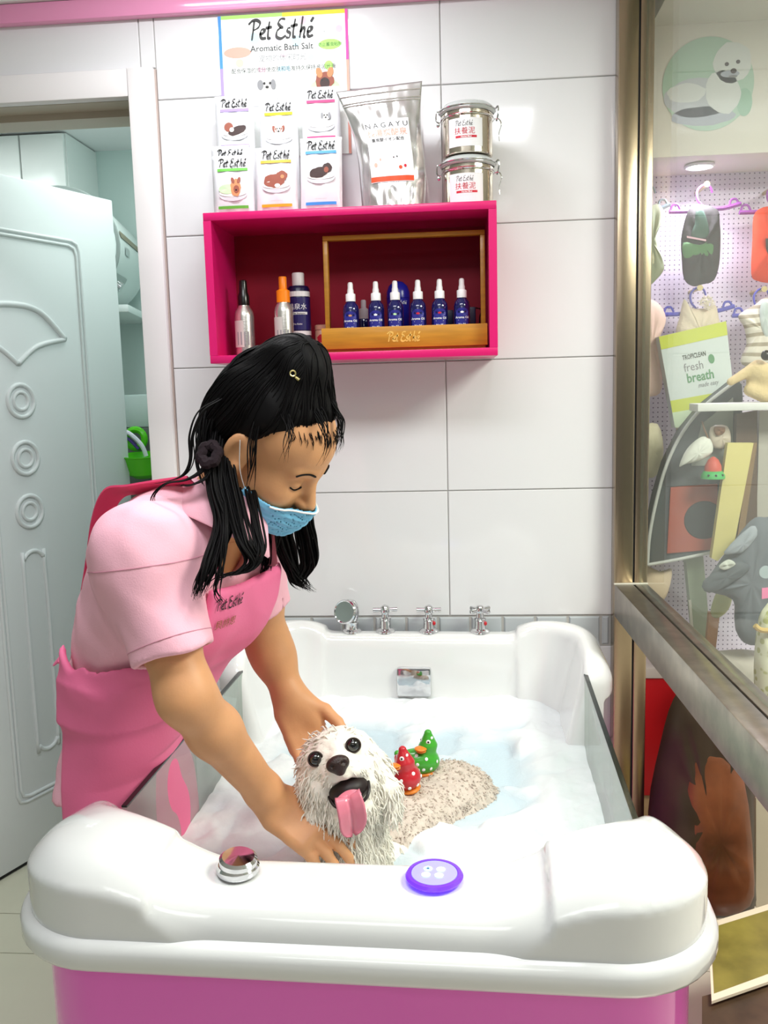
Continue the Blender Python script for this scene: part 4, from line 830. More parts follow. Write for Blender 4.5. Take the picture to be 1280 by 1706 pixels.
pillow('cloth', [(1270, 346), (1290, 344), (1318, 348), (1330, 362), (1332, 400), (1330, 458), (1318, 468), (1290, 472), (1262, 468), (1252, 456), (1254, 400), (1256, 360)], YB, .018, mat('orange_cloth', 'e8471f', .8, bump=.2, bscale=90), g2)
P = Print(sprint(1286, 424, YB-.0195), g2); P.text('US', .012, 0, .058, I_blk, .02, sx=.8, rot=.06); P.done()
g3 = thing('dog_vest', 'sage green dog vest half hidden behind the steel post', 'dog clothes', AY(1076, 476, YB), group=GS)
pillow('cloth', [(1062, 348), (1085, 342), (1100, 341), (1107, 360), (1098, 376), (1094, 400), (1103, 430), (1107, 448), (1094, 466), (1078, 478), (1052, 476), (1046, 400)], YB, .016, mat('sage_cloth', 'a3ad93', .8, bump=.2, bscale=90), g3); pillow('badge', [(1076, 415), (1088, 418), (1090, 438), (1078, 442)], YB-.012, .005, mat('badge_cream', 'dcd8b8', .7), g3)
hanger('blue-grey hanger of the sage green vest', 1080, 330, YB+.012, mat('slate_plastic', '7f95a8', .3), 36)
hanger('violet hanger carrying the cream fur coat', 1164, 500, YB+.012, M_vio)
g4 = thing('dog_coat', 'cream fleece dog coat with a fluffy collar', 'dog clothes', AY(1165, 640, YB), group=GS)
pillow('cloth', [(1140, 498), (1150, 512), (1172, 514), (1192, 508), (1198, 530), (1205, 560), (1204, 620), (1170, 640), (1132, 625), (1126, 560), (1132, 530)], YB, .018, mat('cream_fleece', 'e8d8bf', .9, bump=.6, bscale=140), g4)
mb = MB()
for k in range(90): a = rng.uniform(0, 6.28); r_ = rng.uniform(3, 13); p = AY(1178+r_*math.cos(a), 504+r_*.8*math.sin(a), YB-.02); d_ = unit(rng.normal(size=3)-np.array([0, .8, 0])); mb.tube([p, p+d_*.006, p+d_*.011], [.0014, .001, .0003], 4)
o = mb.build('fur_collar', mat('fur_cream', 'f3ead6', .9), g4); o['kind'] = 'stuff'
g5 = thing('dog_coat', 'pale pink padded dog coat at the steel post', 'dog clothes', AY(1078, 660, YB), group=GS)
pillow('cloth', [(1058, 500), (1082, 498), (1100, 508), (1110, 530), (1104, 552), (1098, 570), (1104, 620), (1100, 655), (1075, 660), (1050, 650), (1048, 560)], YB-.005, .02, mat('pale_pink_cloth', 'f0cfc2', .8, bump=.3, bscale=60), g5); pillow('cuff', [(1066, 720), (1096, 706), (1106, 750), (1096, 790), (1074, 790)], YB-.005, .016, mat('pale_cream_cloth', 'ece4c2', .8, bump=.3, bscale=60), g5)
hanger('violet hanger carrying the striped jacket', 1270, 502, YB+.012, M_vio, 50)
ms = bpy.data.materials.new('striped_cloth'); ms.use_nodes = True; nt = ms.node_tree; b = nt.nodes['Principled BSDF']; b.inputs['Roughness'].default_value = .8; tcs = nt.nodes.new('ShaderNodeTexCoord'); wv = nt.nodes.new('ShaderNodeTexWave'); wv.bands_direction = 'Z'; wv.inputs['Scale'].default_value = 13; wv.inputs['Distortion'].default_value = 1.5; wv.inputs['Detail'].default_value = 0; rps = nt.nodes.new('ShaderNodeValToRGB'); rps.color_ramp.elements[0].position = .62; rps.color_ramp.elements[0].color = lin('efe8da')+(1,); rps.color_ramp.elements[1].position = .75; rps.color_ramp.elements[1].color = lin('b3a893')+(1,)
nt.links.new(tcs.outputs['Object'], wv.inputs[0]); nt.links.new(wv.outputs[0], rps.inputs[0]); nt.links.new(rps.outputs[0], b.inputs['Base Color'])
g6 = thing('dog_jacket', 'cream and grey striped dog jacket at the picture edge', 'dog clothes', AY(1270, 615, YB), group=GS)
pillow('cloth', [(1258, 508), (1275, 496), (1300, 500), (1320, 520), (1318, 590), (1290, 612), (1250, 612), (1234, 602), (1244, 575), (1240, 545), (1230, 528), (1240, 518)], YB-.005, .022, ms, g6); pillow('collar', [(1272, 500), (1284, 515), (1280, 560), (1270, 550), (1266, 520)], YB-.028, .006, mat('pale_blue_cloth', 'cfdad8', .8), g6)
# dental-care display carton
bx = thing('display_carton', 'tilted green and white carton with fresh breath lettering', 'carton', AY(1175, 704, 2.3)); Yb = 2.335
q = [(1098, 561), (1210, 535), (1228, 697), (1125, 713)]
tl_, tr_, br_, bl_ = [AY(a, b_, Yb) for a, b_ in q]
def bil(u, v): return (bl_*(1-u)+br_*u)*(1-v)+(tl_*(1-u)+tr_*u)*v
plate('box', q, Yb, .04, mat('carton_pale', 'd8e2e0', .4), bx); rt = unit(tr_-tl_); upv = unit(tl_-bl_)
P = Print(parent=bx, warp=lambda x, y, z: bil(x, y)-np.array([0, .0006+z, 0])); LIME = mat('ink_lime', 'cfd94a', .5); MINT = mat('ink_mint_pale', 'd2e6c4', .5)
P.rect(0, 1, .86, 1, LIME).rect(0, 1, .17, .30, LIME).rect(0, 1, .0, .17, MINT)
def btext(s_, x, y, sz, ink, bold=0., shear=0., sx=1.): V, Fc = text_mesh(s_, bold); P.add(np.c_[x+(V[:, 0]*sx+V[:, 1]*shear)*sz*1.35, y+V[:, 1]*sz, 0*V[:, 0]], Fc, ink, 'lettering')
btext('TROPICLEAN', .47, .70, .072, mat('ink_olive_dark', '3a3f30', .5), .01, 0, .62); btext('fresh', .44, .575, .125, I_gry, .0, 0, .9); btext('breath', .52, .455, .14, mat('ink_leaf', '5f9a6a', .5), .02, 0, .85); btext('made easy', .62, .385, .07, I_gry, 0., .25, .8)
P.ell(.72, .655, .045, .05, mat('ink_leaf', '5f9a6a', .5), .5); P.done()
# little white shelf with a plush dog
so = MB().box(AY(1163, 678, 2.16)[0], 1.25, 2.16, 2.24, AY(1200, 685, 2.16)[2], AY(1200, 672, 2.16)[2], .002).build('small_shelf', mat('shelf_white2', 'e4e4e2', .4)); tag(so, 'small white shelf behind the glass, under the tan plush dog', 'shelf')
pl = thing('plush_dog', 'tan plush dog lying on the small white shelf', 'plush toy', AY(1285, 672, 2.19)); zt_ = AY(1200, 672, 2.16)[2]
def plf(Pp):
    c = AY(1290, 640, 2.19); d = sell(Pp, c, (.062, .03, .03)); d = smin(d, sell(Pp, AY(1268, 622, 2.18), (.03, .028, .026)), .02); d = smin(d, rcone(Pp, AY(1250, 650, 2.17), AY(1275, 660, 2.17), .014, .016), .015); d = smin(d, rcone(Pp, AY(1218, 636, 2.17), AY(1262, 610, 2.18), .009, .014), .012); return d
V, Q = sdf_mesh(plf, AY(1290, 640, 2.19)-np.array([.12, .08, .07]), AY(1290, 640, 2.19)+np.array([.12, .08, .08]), .005, 1); V[:, 2] = np.maximum(V[:, 2], zt_+.0005)
fin('body', V, Q, mat('tan_plush', 'd9c193', .9, bump=.5, bscale=120), pl, smooth=True); MB().ell(AY(1277, 592, 2.15), (.012, .01, .012)).build('nose', M_black, pl)
# pet carrier with round window
pc = thing('pet_carrier', 'dark grey arched pet carrier with a rust panel and round opening', 'pet carrier', AY(1160, 935, 2.3)); Yc = 2.26; M_cg = mat('carrier_grey', '4c5356', .6, bump=.1, bscale=80)
ov = [(1079, 940), (1083, 890), (1095, 830), (1112, 772), (1138, 720), (1174, 676), (1228, 634), (1236, 640), (1238, 660), (1236, 720), (1240, 800), (1238, 905), (1196, 918)]
plate('shell', ov, Yc, .068, M_cg, pc); tubepx('piping', ov[:7], Yc-.002, .0042, mat('piping_white', 'c9ccc8', .6), pc, 4); tubepx('piping', [(1080, 941), (1130, 932), (1196, 918)], Yc-.002, .0042, mat('piping_white', 'c9ccc8', .6), pc, 4)
plate('window_panel', [(1152, 776), (1170, 706), (1190, 690), (1222, 662), (1222, 776)], Yc-.003, .003, mat('carrier_pale', '9aa096', .6), pc)
plate('rust_panel', [(1118, 812), (1196, 806), (1196, 915), (1112, 922)], Yc-.005, .005, mat('rust_cloth', 'a8503a', .8), pc)
MB().lathe([(.0, -.0075), (.046, -.007), (.049, -.004), (.049, 0)], 36, AY(1172, 866, Yc), (0, 1, 0), capped=False).build('round_opening', mat('opening_dark', '26292c', .7), pc)
# cat boards
cbd = thing('scratching_board', 'yellow wooden scratching board leaning behind the glass', 'board', AY(1215, 935, 2.2)); plate('board', [(1213, 738), (1256, 738), (1224, 905), (1196, 935), (1186, 930)], 2.2, .02, mat('pine_board', 'd9cd86', .6, var=.08, vscale=8), cbd)
cb2 = thing('brown_board', 'dark brown post beside the yellow scratching board', 'board', AY(1250, 930, 2.3)); plate('board', [(1228, 690), (1262, 684), (1262, 900), (1238, 905), (1226, 780)], 2.235, .02, mat('dark_brown_board', '5e4a3c', .6), cb2); plate('edge_strip', [(1252, 738), (1262, 738), (1238, 905), (1228, 900)], 2.2215, .012, mat('mid_brown', '8a6f4e', .6), cb2)
cp = thing('pale_column', 'pale grey column at the picture edge behind the glass', 'column', AY(1285, 900, 2.3)); plate('column', [(1266, 684), (1310, 684), (1300, 960), (1260, 900)], 2.25, .03, mat('column_grey', 'b7b2a8', .5), cp)
# hanging toys
ty = thing('rope_toy', 'white plush rope toy hanging in front of the carton', 'toy', AY(1165, 775, 2.2)); pillow('body', [(1168, 728), (1184, 732), (1188, 752), (1170, 766), (1140, 774), (1132, 776), (1145, 748)], 2.21, .02, mat('plush_white', 'dfe0d6', .9, bump=.4, bscale=90), ty); tubepx('cord', [(1170, 702), (1174, 716), (1180, 730), (1186, 752)], 2.205, .002, mat('cord_brown', '7a5a44', .8), ty)
b_ = thing('treat_ball', 'small green half-ball toy with dark holes and a red cone on top', 'toy', AY(1188, 797, 2.2)); c = AY(1188, 797, 2.2)
MB().lathe([(.028, 0), (.0275, .008), (.022, .017), (.012, .022), (0, .023)], 24, c, capped=False).build('dome', mat('toy_green', '3fb05a', .4), b_); MB().lathe([(.02, .018), (.019, .03), (.012, .045), (.003, .052)], 20, c).build('cone', mat('toy_red', 'cc5340', .5), b_)
for a in (-2.2, -1.57, -.9): MB().ell(c+np.array([.0265*math.cos(a), .0265*math.sin(a), .009]), (.003, .003, .003), nu=8, nv=6).build('hole', I_blk, b_)
tp_ = thing('toy_packet', 'clear blister packet with brown and white toy pieces', 'toy', AY(1200, 745, 2.24)); pillow('blister', [(1184, 712), (1212, 710), (1218, 736), (1206, 748), (1186, 742)], 2.235, .008, mat('blister_pale', 'cdbfae', .3), tp_); pillow('piece', [(1190, 712), (1208, 712), (1206, 722), (1194, 726)], 2.226, .006, mat('piece_brown', '8c6244', .6), tp_)
# grey backpack bag, plush column, low goods
gb = thing('grey_pet_bag', 'slate grey soft pet bag with a handle slot', 'bag', AY(1240, 1080, 2.15)); M_sl = mat('slate_cloth', '6a6f76', .7, bump=.15, bscale=60)
pillow('body', [(1250, 868), (1275, 862), (1310, 870), (1320, 980), (1300, 1060), (1250, 1075), (1226, 1050), (1222, 1000), (1180, 985), (1178, 968), (1206, 925)], 2.14, .03, M_sl, gb); pillow('pocket', [(1206, 920), (1252, 876), (1262, 892), (1240, 918), (1228, 922)], 2.11, .008, mat('pocket_grey', '9aa0a8', .7), gb); pillow('strap', [(1172, 968), (1222, 936), (1250, 945), (1226, 968), (1182, 988)], 2.108, .008, mat('strap_grey', '565b60', .7), gb)
pillow('label', [(1198, 943), (1214, 932), (1226, 940), (1208, 950)], 2.098, .003, mat('label_pale', 'c3c6bc', .6), gb)
gf = thing('plush_column', 'cream plush with olive spots at the right picture edge', 'plush toy', AY(1280, 1185, 2.0)); mspt = bpy.data.materials.new('spotted_plush'); mspt.use_nodes = True; nt = mspt.node_tree; b = nt.nodes['Principled BSDF']; b.inputs['Roughness'].default_value = .9; tcs = nt.nodes.new('ShaderNodeTexCoord'); vo = nt.nodes.new('ShaderNodeTexVoronoi'); vo.inputs['Scale'].default_value = 55; rps = nt.nodes.new('ShaderNodeValToRGB'); rps.color_ramp.elements[0].position = .3; rps.color_ramp.elements[0].color = lin('b5b678')+(1,); rps.color_ramp.elements[1].position = .42; rps.color_ramp.elements[1].color = lin('e6e6c8')+(1,); nt.links.new(tcs.outputs['Object'], vo.inputs[0]); nt.links.new(vo.outputs[0], rps.inputs[0]); nt.links.new(rps.outputs[0], b.inputs['Base Color'])
pillow('body', [(1275, 1010), (1300, 1000), (1320, 1100), (1316, 1180), (1286, 1188), (1262, 1170), (1258, 1110), (1264, 1040)], 2.0, .035, mspt, gf); tubepx('collar', [(1258, 1042), (1270, 1050), (1300, 1050)], 1.965, .006, mat('gold_cord', 'c9a860', .5), gf)
tg = thing('price_tags', 'pink and grey paper tags hanging at the right picture edge', 'tag', AY(1278, 995, 1.98)); plate('tag', [(1270, 980), (1290, 978), (1290, 995), (1270, 998)], 1.975, .002, mat('tag_pink', 'ef86b0', .6), tg); MB().lathe([(.0, 0), (.014, 0), (.014, .002)], 20, AY(1276, 953, 1.975), (0, -1, 0)).build('disc', mat('tag_grey', 'a9b6ba', .6), tg)
pg = thing('pale_green_post', 'pale green upright post under the pet carrier', 'post', AY(1160, 1100, 2.3)); plate('post', [(1143, 930), (1172, 926), (1186, 1085), (1160, 1100)], 2.3, .03, mat('pale_green_card', 'aab89e', .6), pg); plate('edge', [(1148, 1000), (1152, 1000), (1160, 1098), (1154, 1094)], 2.295, .004, mat('card_white', 'e9e6da', .6), pg)
fl_ = thing('toy_stand', 'olive and orange toy stand beside the grey pet bag', 'stand', AY(1190, 1090, 2.25)); pillow('head', [(1195, 985), (1208, 968), (1220, 990), (1214, 1015), (1196, 1030), (1184, 1020)], 2.26, .015, mat('olive_card', 'b5b878', .6), fl_); plate('stem', [(1182, 1020), (1200, 1022), (1192, 1090), (1176, 1088)], 2.26, .015, mat('orange_card', 'c38a60', .6), fl_)
cu = thing('pale_cushion', 'pale grey pet cushion behind the lower steel rail', 'cushion', AY(1210, 1190, 2.2)); pillow('cushion', [(1156, 1092), (1200, 1085), (1260, 1084), (1290, 1110), (1290, 1190), (1230, 1196), (1170, 1140)], 2.2, .05, mat('cushion_grey', 'c4bcb2', .8), cu)
pf = thing('peach_packet', 'torn peach paper bag at the foot of the steel post', 'bag', AY(1095, 1010, 2.3)); pillow('paper', [(1072, 942), (1100, 952), (1120, 948), (1114, 985), (1102, 1000), (1074, 985)], 2.3, .012, mat('peach_paper', 'e3cdb0', .8), pf)
# low goods seen under the rail
rcb = thing('red_cabinet', 'low red display cabinet seen under the steel rail', 'cabinet', (.80, 2.44, 0)); zc = AY(1090, 1130, 2.36)[2]; zp = AY(1095, 1326, 2.36)[2]
MB().box(.47, 1.3, 2.36, SYB-.001, zp, zc, .003).build('front', mat('cabinet_red', 'c4161c', .35), rcb); MB().box(.47, 1.3, 2.355, SYB-.001, zc+.0005, zc+.03, .003).build('top', mat('cabinet_top', 'd8cfc4', .5), rcb); MB().box(.47, 1.3, 2.37, SYB-.001, 0, zp-.0005).build('plinth', mat('plinth_tan', 'b0926a', .5), rcb)
mbk = mat('sack_print', '6a3f22', .3, var=.55, vscale=7); sk = thing('food_sack', 'tall brown and orange pet food sack under the rail', 'sack', AY(1185, 1530, 2.0)); Ys = 2.02
def apx(px, py, z): p = AZ(px, py, z); return p
pillow('sack', [(1122, 1165), (1150, 1150), (1240, 1190), (1258, 1300), (1258, 1440), (1256, 1518), (1200, 1530), (1120, 1530), (1090, 1480), (1080, 1352), (1100, 1240)], Ys, .06, mat('sack_dark', '33291b', .3, var=.3, vscale=9), sk)
pillow('front_print', [(1146, 1270), (1200, 1255), (1240, 1300), (1256, 1440), (1250, 1510), (1190, 1525), (1160, 1480), (1146, 1400)], Ys-.045, .02, mbk, sk)
cl = thing('pale_post', 'pale post standing behind the brown sack at the picture edge', 'post', AY(1275, 1510, 2.1)); plate('post', [(1260, 1330), (1300, 1330), (1300, 1508), (1260, 1512)], 2.12, .05, mat('post_pale', 'bfb79c', .5), cl)
pt = thing('photo_board', 'olive photo boards with white borders lying at the lower right', 'board', (AZ(1240, 1580, .26)[0], AZ(1240, 1580, .26)[1], .2))
def zplate(name, px, z, m, th=.006): O = [AZ(a, b_, z) for a, b_ in px]; n = len(O); V = O+[p-np.array([0, 0, th]) for p in O]; return fin(name, V, [tuple(range(n-1, -1, -1)), tuple(range(n, 2*n))]+[(i, (i+1) % n, n+(i+1) % n, n+i) for i in range(n)], m, pt, smooth=False)
zplate('board', [(1180, 1538), (1300, 1500), (1310, 1625), (1186, 1668)], .25, mat('board_white', 'd9d2b4', .5)); zplate('photo', [(1184, 1546), (1300, 1510), (1308, 1612), (1190, 1655)], .2506, mat('photo_olive', '7a7434', .3, var=.35, vscale=12), .0003)
zplate('board', [(1170, 1660), (1300, 1625), (1320, 1760), (1170, 1780)], .236, mat('dark_photo', '4a3a28', .4, var=.4, vscale=14))
MB().box(*[float(x) for x in (AZ(1180, 1600, .2)[0], AZ(1180, 1600, .2)[0]+.5, 1.1, 1.75, 0, .229)], .004).build('low_table', mat('table_brown', '4a3c2a', .5), pt)

# pegs that carry the hanging goods from the pegboard
def peg(t, px, py, y):
    p = AY(px, py, y); MB().lathe([(.004, 0), (.004, SYB-y-.002), (.009, SYB-y-.002), (.009, SYB-y)], 10, p, (0, 1, 0)).build('peg', M_brass, t)
for t_, px_, py_, y_ in ((pc, 1160, 720, 2.327), (pc, 1235, 655, 2.327), (pf, 1092, 958, 2.305)): peg(t_, px_, py_, y_)
# ================================================================== the groomer
M_skin = mat('skin', 'd49a6c', .5, sss=.12, bump=.05, bscale=300, var=.05, vscale=25)
M_polo = mat('pale_pink_knit', 'f3b6c6', .85, bump=.12, bscale=500)
M_apron = mat('pink_apron_cloth', 'f0739f', .6, bump=.06, bscale=300)
M_hair = mat('black_hair', '070506', .6, spec=.16)
J = dict(pel=AY(205, 1245, 1.37), wai=AY(234, 1118, 1.345), che=AY(294, 965, 1.305), nek=AY(368, 850, 1.275), rs=AY(240, 925, 1.165), ls=AY(408, 915, 1.44),
         re=AY(310, 1160, 1.115), rw=AY(456, 1338, 1.238), le=AY(447, 1072, 1.475), lw=AY(486, 1168, 1.45))
per = thing('person', 'person in pink polo, apron and blue face mask bathing the dog', 'person', (J['pel'][0], J['pel'][1], 0))
LAT = unit(J['ls']-J['rs'])
def tf(a, b): sp = unit(b-a); l = unit(LAT-sp*(LAT@sp)); fr = np.cross(l, sp); return np.array([fr, l, sp])   # rows: front, left, up the spine
A_ch = tf(J['wai'], J['nek']); A_wa = tf(J['pel'], J['che']); A_pe = tf(J['pel'], J['wai']); A_pe = np.array([(1., 0, 0), (0, 1., 0), (0, 0, 1.)])
def torso(P, o=0.):
    d = sell(P, J['che']-A_ch[0]*.005, (.090+o, .140+o, .165+o), A_ch)
    d = smin(d, sell(P, J['wai'], (.066+o, .112+o, .13+o), A_wa), .08)
    d = smin(d, sell(P, J['pel'], (.058+o, .138+o, .13+o), A_pe), .045)
    d = smin(d, rcone(P, J['rs'], J['ls'], .056+o, .056+o), .06)
    for s_ in (-1, 1): d = smin(d, sell(P, J['che']+A_ch[0]*.048+A_ch[1]*s_*.062-A_ch[2]*.012, (.052+o, .056+o, .056+o), A_ch), .05)
    return d
HIPS = [J['pel']+np.array([.01, s_*.07, -.03]) for s_ in (-1, 1)]
FEET = [np.array([HIPS[0][0]+.01, HIPS[0][1]-.03, .07]), np.array([HIPS[1][0]-.0, HIPS[1][1]+.04, .07])]
def leg(P, o=0.):
    d = None
    for h_, f_ in zip(HIPS, FEET):
        k = (h_+f_)/2+np.array([.02, 0, .0]); e = chain(P, [h_, k, f_], [.068+o, .05+o, .04+o], .03); d = e if d is None else np.minimum(d, e)
    return d
# ---- head
f0 = np.array([math.cos(math.radians(-16)), math.sin(math.radians(-16)), 0]); pit = math.radians(40)
hf = f0*math.cos(pit)-np.array([0, 0, math.sin(pit)]); hl = unit(np.cross([0, 0, 1], hf)); rl = math.radians(7); hu = np.cross(hf, hl); hl, hu = hl*math.cos(rl)+hu*math.sin(rl), hu*math.cos(rl)-hl*math.sin(rl)
HA = np.array([hf, hl, hu]); HS = .90; HC = AY(393, 757, 1.225)-HS*np.array([-.008, -.076, -.012])@HA
def HL(*p): return HC+HS*np.array(p, float)@HA
def head_sdf(P):
    q = (P-HC)@HA.T/HS; m_ = q.copy(); m_[:, 1] = np.abs(m_[:, 1])
    d = sell(q, (-.012, 0, .045), (.096, .075, .085))
    d = smin(d, sell(m_, (.045, 0, .035), (.050, .062, .052)), .03)
    d = smin(d, sell(m_, (.034, 0, -.035), (.062, .060, .075)), .03)
    d = smin(d, sell(m_, (.035, 0, -.076), (.052, .044, .034)), .03); d = smin(d, sell(q, (.073, 0, -.092), (.018, .022, .015)), .02)
    d = smin(d, sell(m_, (.064, .040, -.034), (.026, .022, .026)), .025)
    d = smin(d, rcone(m_, (.088, .008, .016), (.078, .042, .016), .010, .008), .012)
    d = smax(d, -sell(m_, (.101, .031, -.003), (.016, .017, .011)), .014)
    d = smin(d, sell(m_, (.0795, .031, -.004), (.0125, .0150, .0115)), .004)
    d = smin(d, rcone(q, (.090, 0, .006), (.113, 0, -.034), .0075, .0105), .012); d = smin(d, sell(m_, (.104, .0095, -.039), (.010, .0075, .0075)), .007)
    d = smax(d, -sell(m_, (.109, .0055, -.0465), (.005, .0035, .003)), .003)
    d = smin(d, sell(q, (.092, 0, -.064), (.010, .022, .007)), .006); d = smin(d, sell(q, (.089, 0, -.075), (.010, .019, .007)), .005)
    e = sell(m_, (-.008, .077, -.008), (.021, .0085, .033), [(.93, -.30, .2), (.3, .95, 0), (-.2, .05, .98)]); e = smax(e, -sell(m_, (-.003, .086, -.006), (.012, .006, .021)), .005); e = smin(e, sell(m_, (.004, .078, -.03), (.008, .006, .01)), .006)
    d = smin(d, e, .008)
    nk = (J['nek']-HC)@HA.T/HS
    d = smin(d, rcone(q, (-.028, 0, -.05), nk+np.array([.0, 0, 0]), .050, .056), .035)
    return d*HS
lo = np.minimum(HC-.15, J['nek']-.05); hi = np.maximum(HC+.16, J['nek']+.05)
mesh_head = sdf_mesh(head_sdf, lo, hi, .0026)
# ---- arms and hands
def hand_sdf(P, w, d_, n_, side, curls, thumb, sc=1., sprd=.07):
    d_ = unit(d_); n_ = unit(n_-d_*(n_@d_)); t_ = np.cross(n_, d_)*side; q = np.stack([(P-w)@d_, (P-w)@t_, (P-w)@n_], 1)/sc
    d = sbox(q, (.048, 0, 0), (.042, .037, .013), .012); d = smin(d, sell(q, (.03, .022, -.008), (.03, .018, .014)), .012); d = smin(d, sell(q, (.01, 0, 0), (.035, .027, .018)), .02)
    for i, (b, ln) in enumerate(zip((.027, .0095, -.009, -.027), (.066, .074, .069, .054))):
        base = np.array([.084-.004*abs(i-1), b, 0.]); a = 0.; pts = [base-np.array([.02, 0, 0]), base]; dir_l = b*sprd/.027
        for k, fr_ in enumerate((.45, .31, .24)): a += curls[i][k]; pts.append(pts[-1]+ln*fr_*np.array([math.cos(a), dir_l, -math.sin(a)]))
        f_ = chain(q, pts, [.0095, .0092, .0083, .0076, .0066], .003); d = smin(d, f_, .0055)
    pts = [np.array([.012, .022, -.004])]; 
    for v_, ln in zip(thumb, (.036, .032, .026)): pts.append(pts[-1]+unit(v_)*ln)
    d = smin(d, chain(q, pts, [.014, .0115, .0098, .0078], .004), .007)
    return d*sc
rh_d = unit(AY(546, 1404, 1.20)-J['rw']); rh_n = unit(np.array([.25, -.62, .75]))
lh_d = unit(np.array([.34, -.22, -.70])); lh_n = unit(np.array([-.35, .90, -.2]))
def rarm(P):
    sh = J['rs']; el = J['re']; wr = J['rw']; md = (el+wr)/2
    d = chain(P, [sh, (sh+el)/2, el], [.052, .041, .034], .03); d = smin(d, chain(P, [el, el+(wr-el)*.3, wr-(wr-el)*.12, wr], [.034, .035, .025, .0235], .02), .03)
    return smin(d, hand_sdf(P, J['rw'], rh_d, rh_n, 1, [(.2, .35, .3), (.28, .4, .35), (.35, .45, .4), (.42, .5, .4)], [(.75, .55, -.45), (.9, .25, -.4), (.9, 0, -.4)], .98), .018)
def larm(P):
    sh = J['ls']; el = J['le']; wr = J['lw']
    d = chain(P, [sh, (sh+el)/2, el], [.050, .040, .033], .03); d = smin(d, chain(P, [el, el+(wr-el)*.3, wr-(wr-el)*.12, wr], [.033, .033, .0245, .023], .02), .03)
    return smin(d, hand_sdf(P, J['lw'], lh_d, lh_n, -1, [(.5, .6, .4), (.55, .65, .45), (.6, .65, .45), (.6, .65, .45)], [(.7, .6, -.25), (.85, .3, -.35), (.9, .1, -.4)], .98), .018)
def bnd(pts, m_): P = np.array(pts); return P.min(0)-m_, P.max(0)+m_
mesh_r = sdf_mesh(rarm, *bnd([J['rs'], J['re'], J['rw'], J['rw']+rh_d*.12], .08), .003)
mesh_l = sdf_mesh(larm, *bnd([J['ls'], J['le'], J['lw'], J['lw']+lh_d*.12], .08), .003)
def lower(P): return smin(torso(P, -.012), leg(P, -.008), .05)
mesh_t = sdf_mesh(lower, *bnd([J['pel'], J['nek'], J['rs'], J['ls'], FEET[0], FEET[1]], .19), .011, 0)
V, Q = join([mesh_head, mesh_r, mesh_l, mesh_t]); fin('body', V, Q, M_skin, per, smooth=True)
# ---- clothing
def onto(fn, p, dr, n=40):
    p = np.array(p, float)
    for _ in range(n):
        d = fn(p[None])[0]
        if d < .0008: break
        p = p+dr*min(d*.8, .03)
    return p
ZW = J['wai'][2]
def skirtf(P, o, zh, fl=.014):      # hips and the flared lower part of the tunic, following the spine up to the waist
    t_ = np.clip((J['pel'][2]+.03-P[:, 2])/(J['pel'][2]+.03-zh), 0, 1.3); k_ = np.clip((P[:, 2]-J['pel'][2])/(ZW-J['pel'][2]), 0, 1.25)
    c = J['pel'][None, :2]+np.outer(k_, (J['wai']-J['pel'])[:2]); q = P[:, :2]-c; ang = np.arctan2(q[:, 1], q[:, 0]); ra_ = .066+.012*k_; rb_ = .138-.014*k_
    r = 1/np.sqrt((np.cos(ang)/(ra_+o+fl*t_))**2+(np.sin(ang)/(rb_+o+fl*t_))**2)*(1+.018*t_*np.sin(9*ang+1)); d = (np.hypot(q[:, 0], q[:, 1])-r)*.8
    return smax(d, (P-TO)@DU+.372-o-1.5*np.maximum(P[:, 2]-.85, 0), .02)      # pressed against the glass panel of the tub
SLV = lambda a, b, t_: a+(b-a)*t_
rse = SLV(J['rs'], J['re'], .72); lse = SLV(J['ls'], J['le'], .62)
def fold(P): return .0035*wob(P, 34)+.0022*wob(P, 62, 5)
def shirt(P):
    d = torso(P, .012)
    lowr = np.maximum(np.maximum(skirtf(P, .014, .80), P[:, 2]-ZW-.01), .80-P[:, 2]); d = smin(np.maximum(d, ZW-.02-P[:, 2]), lowr, .04)
    for s_, e_, r1, h_ in ((J['rs'], rse, .0555, J['re']), (J['ls'], lse, .052, J['le'])):
        ax = unit(h_-s_); arm = rcone(P, s_, e_+ax*.05, .060, r1); arm = smax(arm, (P-e_)@ax, .004); inner = rcone(P, s_, e_+ax*.06, .046, r1-.0105); arm = np.maximum(arm, -np.maximum(inner, -((P-e_)@ax+.03))); d = smin(d, arm, .035)
    d = d+fold(P)
    nk = rcone(P, J['nek']-unit(HL(-.03, 0, -.06)-J['nek'])*.05, HL(-.02, 0, -.05), .058, .066)
    return smax(d, -nk, .008)
mesh = sdf_mesh(shirt, *bnd([J['pel']-np.array([0, 0, .1]), J['nek'], J['rs'], J['ls'], rse, lse], .2), .0045, 1)
fin('polo_shirt', *mesh, M_polo, per, smooth=True)
def ring_on(fn, c, ax, rad, n=30):
    x_, y_, _ = basis(ax); return [onto(fn, c+(x_*math.cos(a)+y_*math.sin(a))*rad, -(x_*math.cos(a)+y_*math.sin(a))) for a in np.linspace(0, 2*math.pi, n, endpoint=False)]
axr = unit(J['re']-J['rs']); M_seam = mat('seam_pink', 'c98a9c', .85)
MB().tube(ring_on(shirt, rse-axr*.020, axr, .09), .0007, 5, closed=True).build('hem_seam', M_seam, per)
x_, y_, _ = basis(axr); sp_ = [onto(shirt, J['rs']+axr*(.012+.02*math.sin(a))+e_*.12, -e_) for a in np.linspace(0, 2*math.pi, 40) for e_ in [x_*math.cos(a)+y_*math.sin(a)] if (e_@np.array([0, -1, .3])) > -.1]
if len(sp_) > 6:
    sp_ = sorted(sp_, key=lambda p: p[0]); MB().tube(sp_, .0008, 5).build('shoulder_seam', M_seam, per)
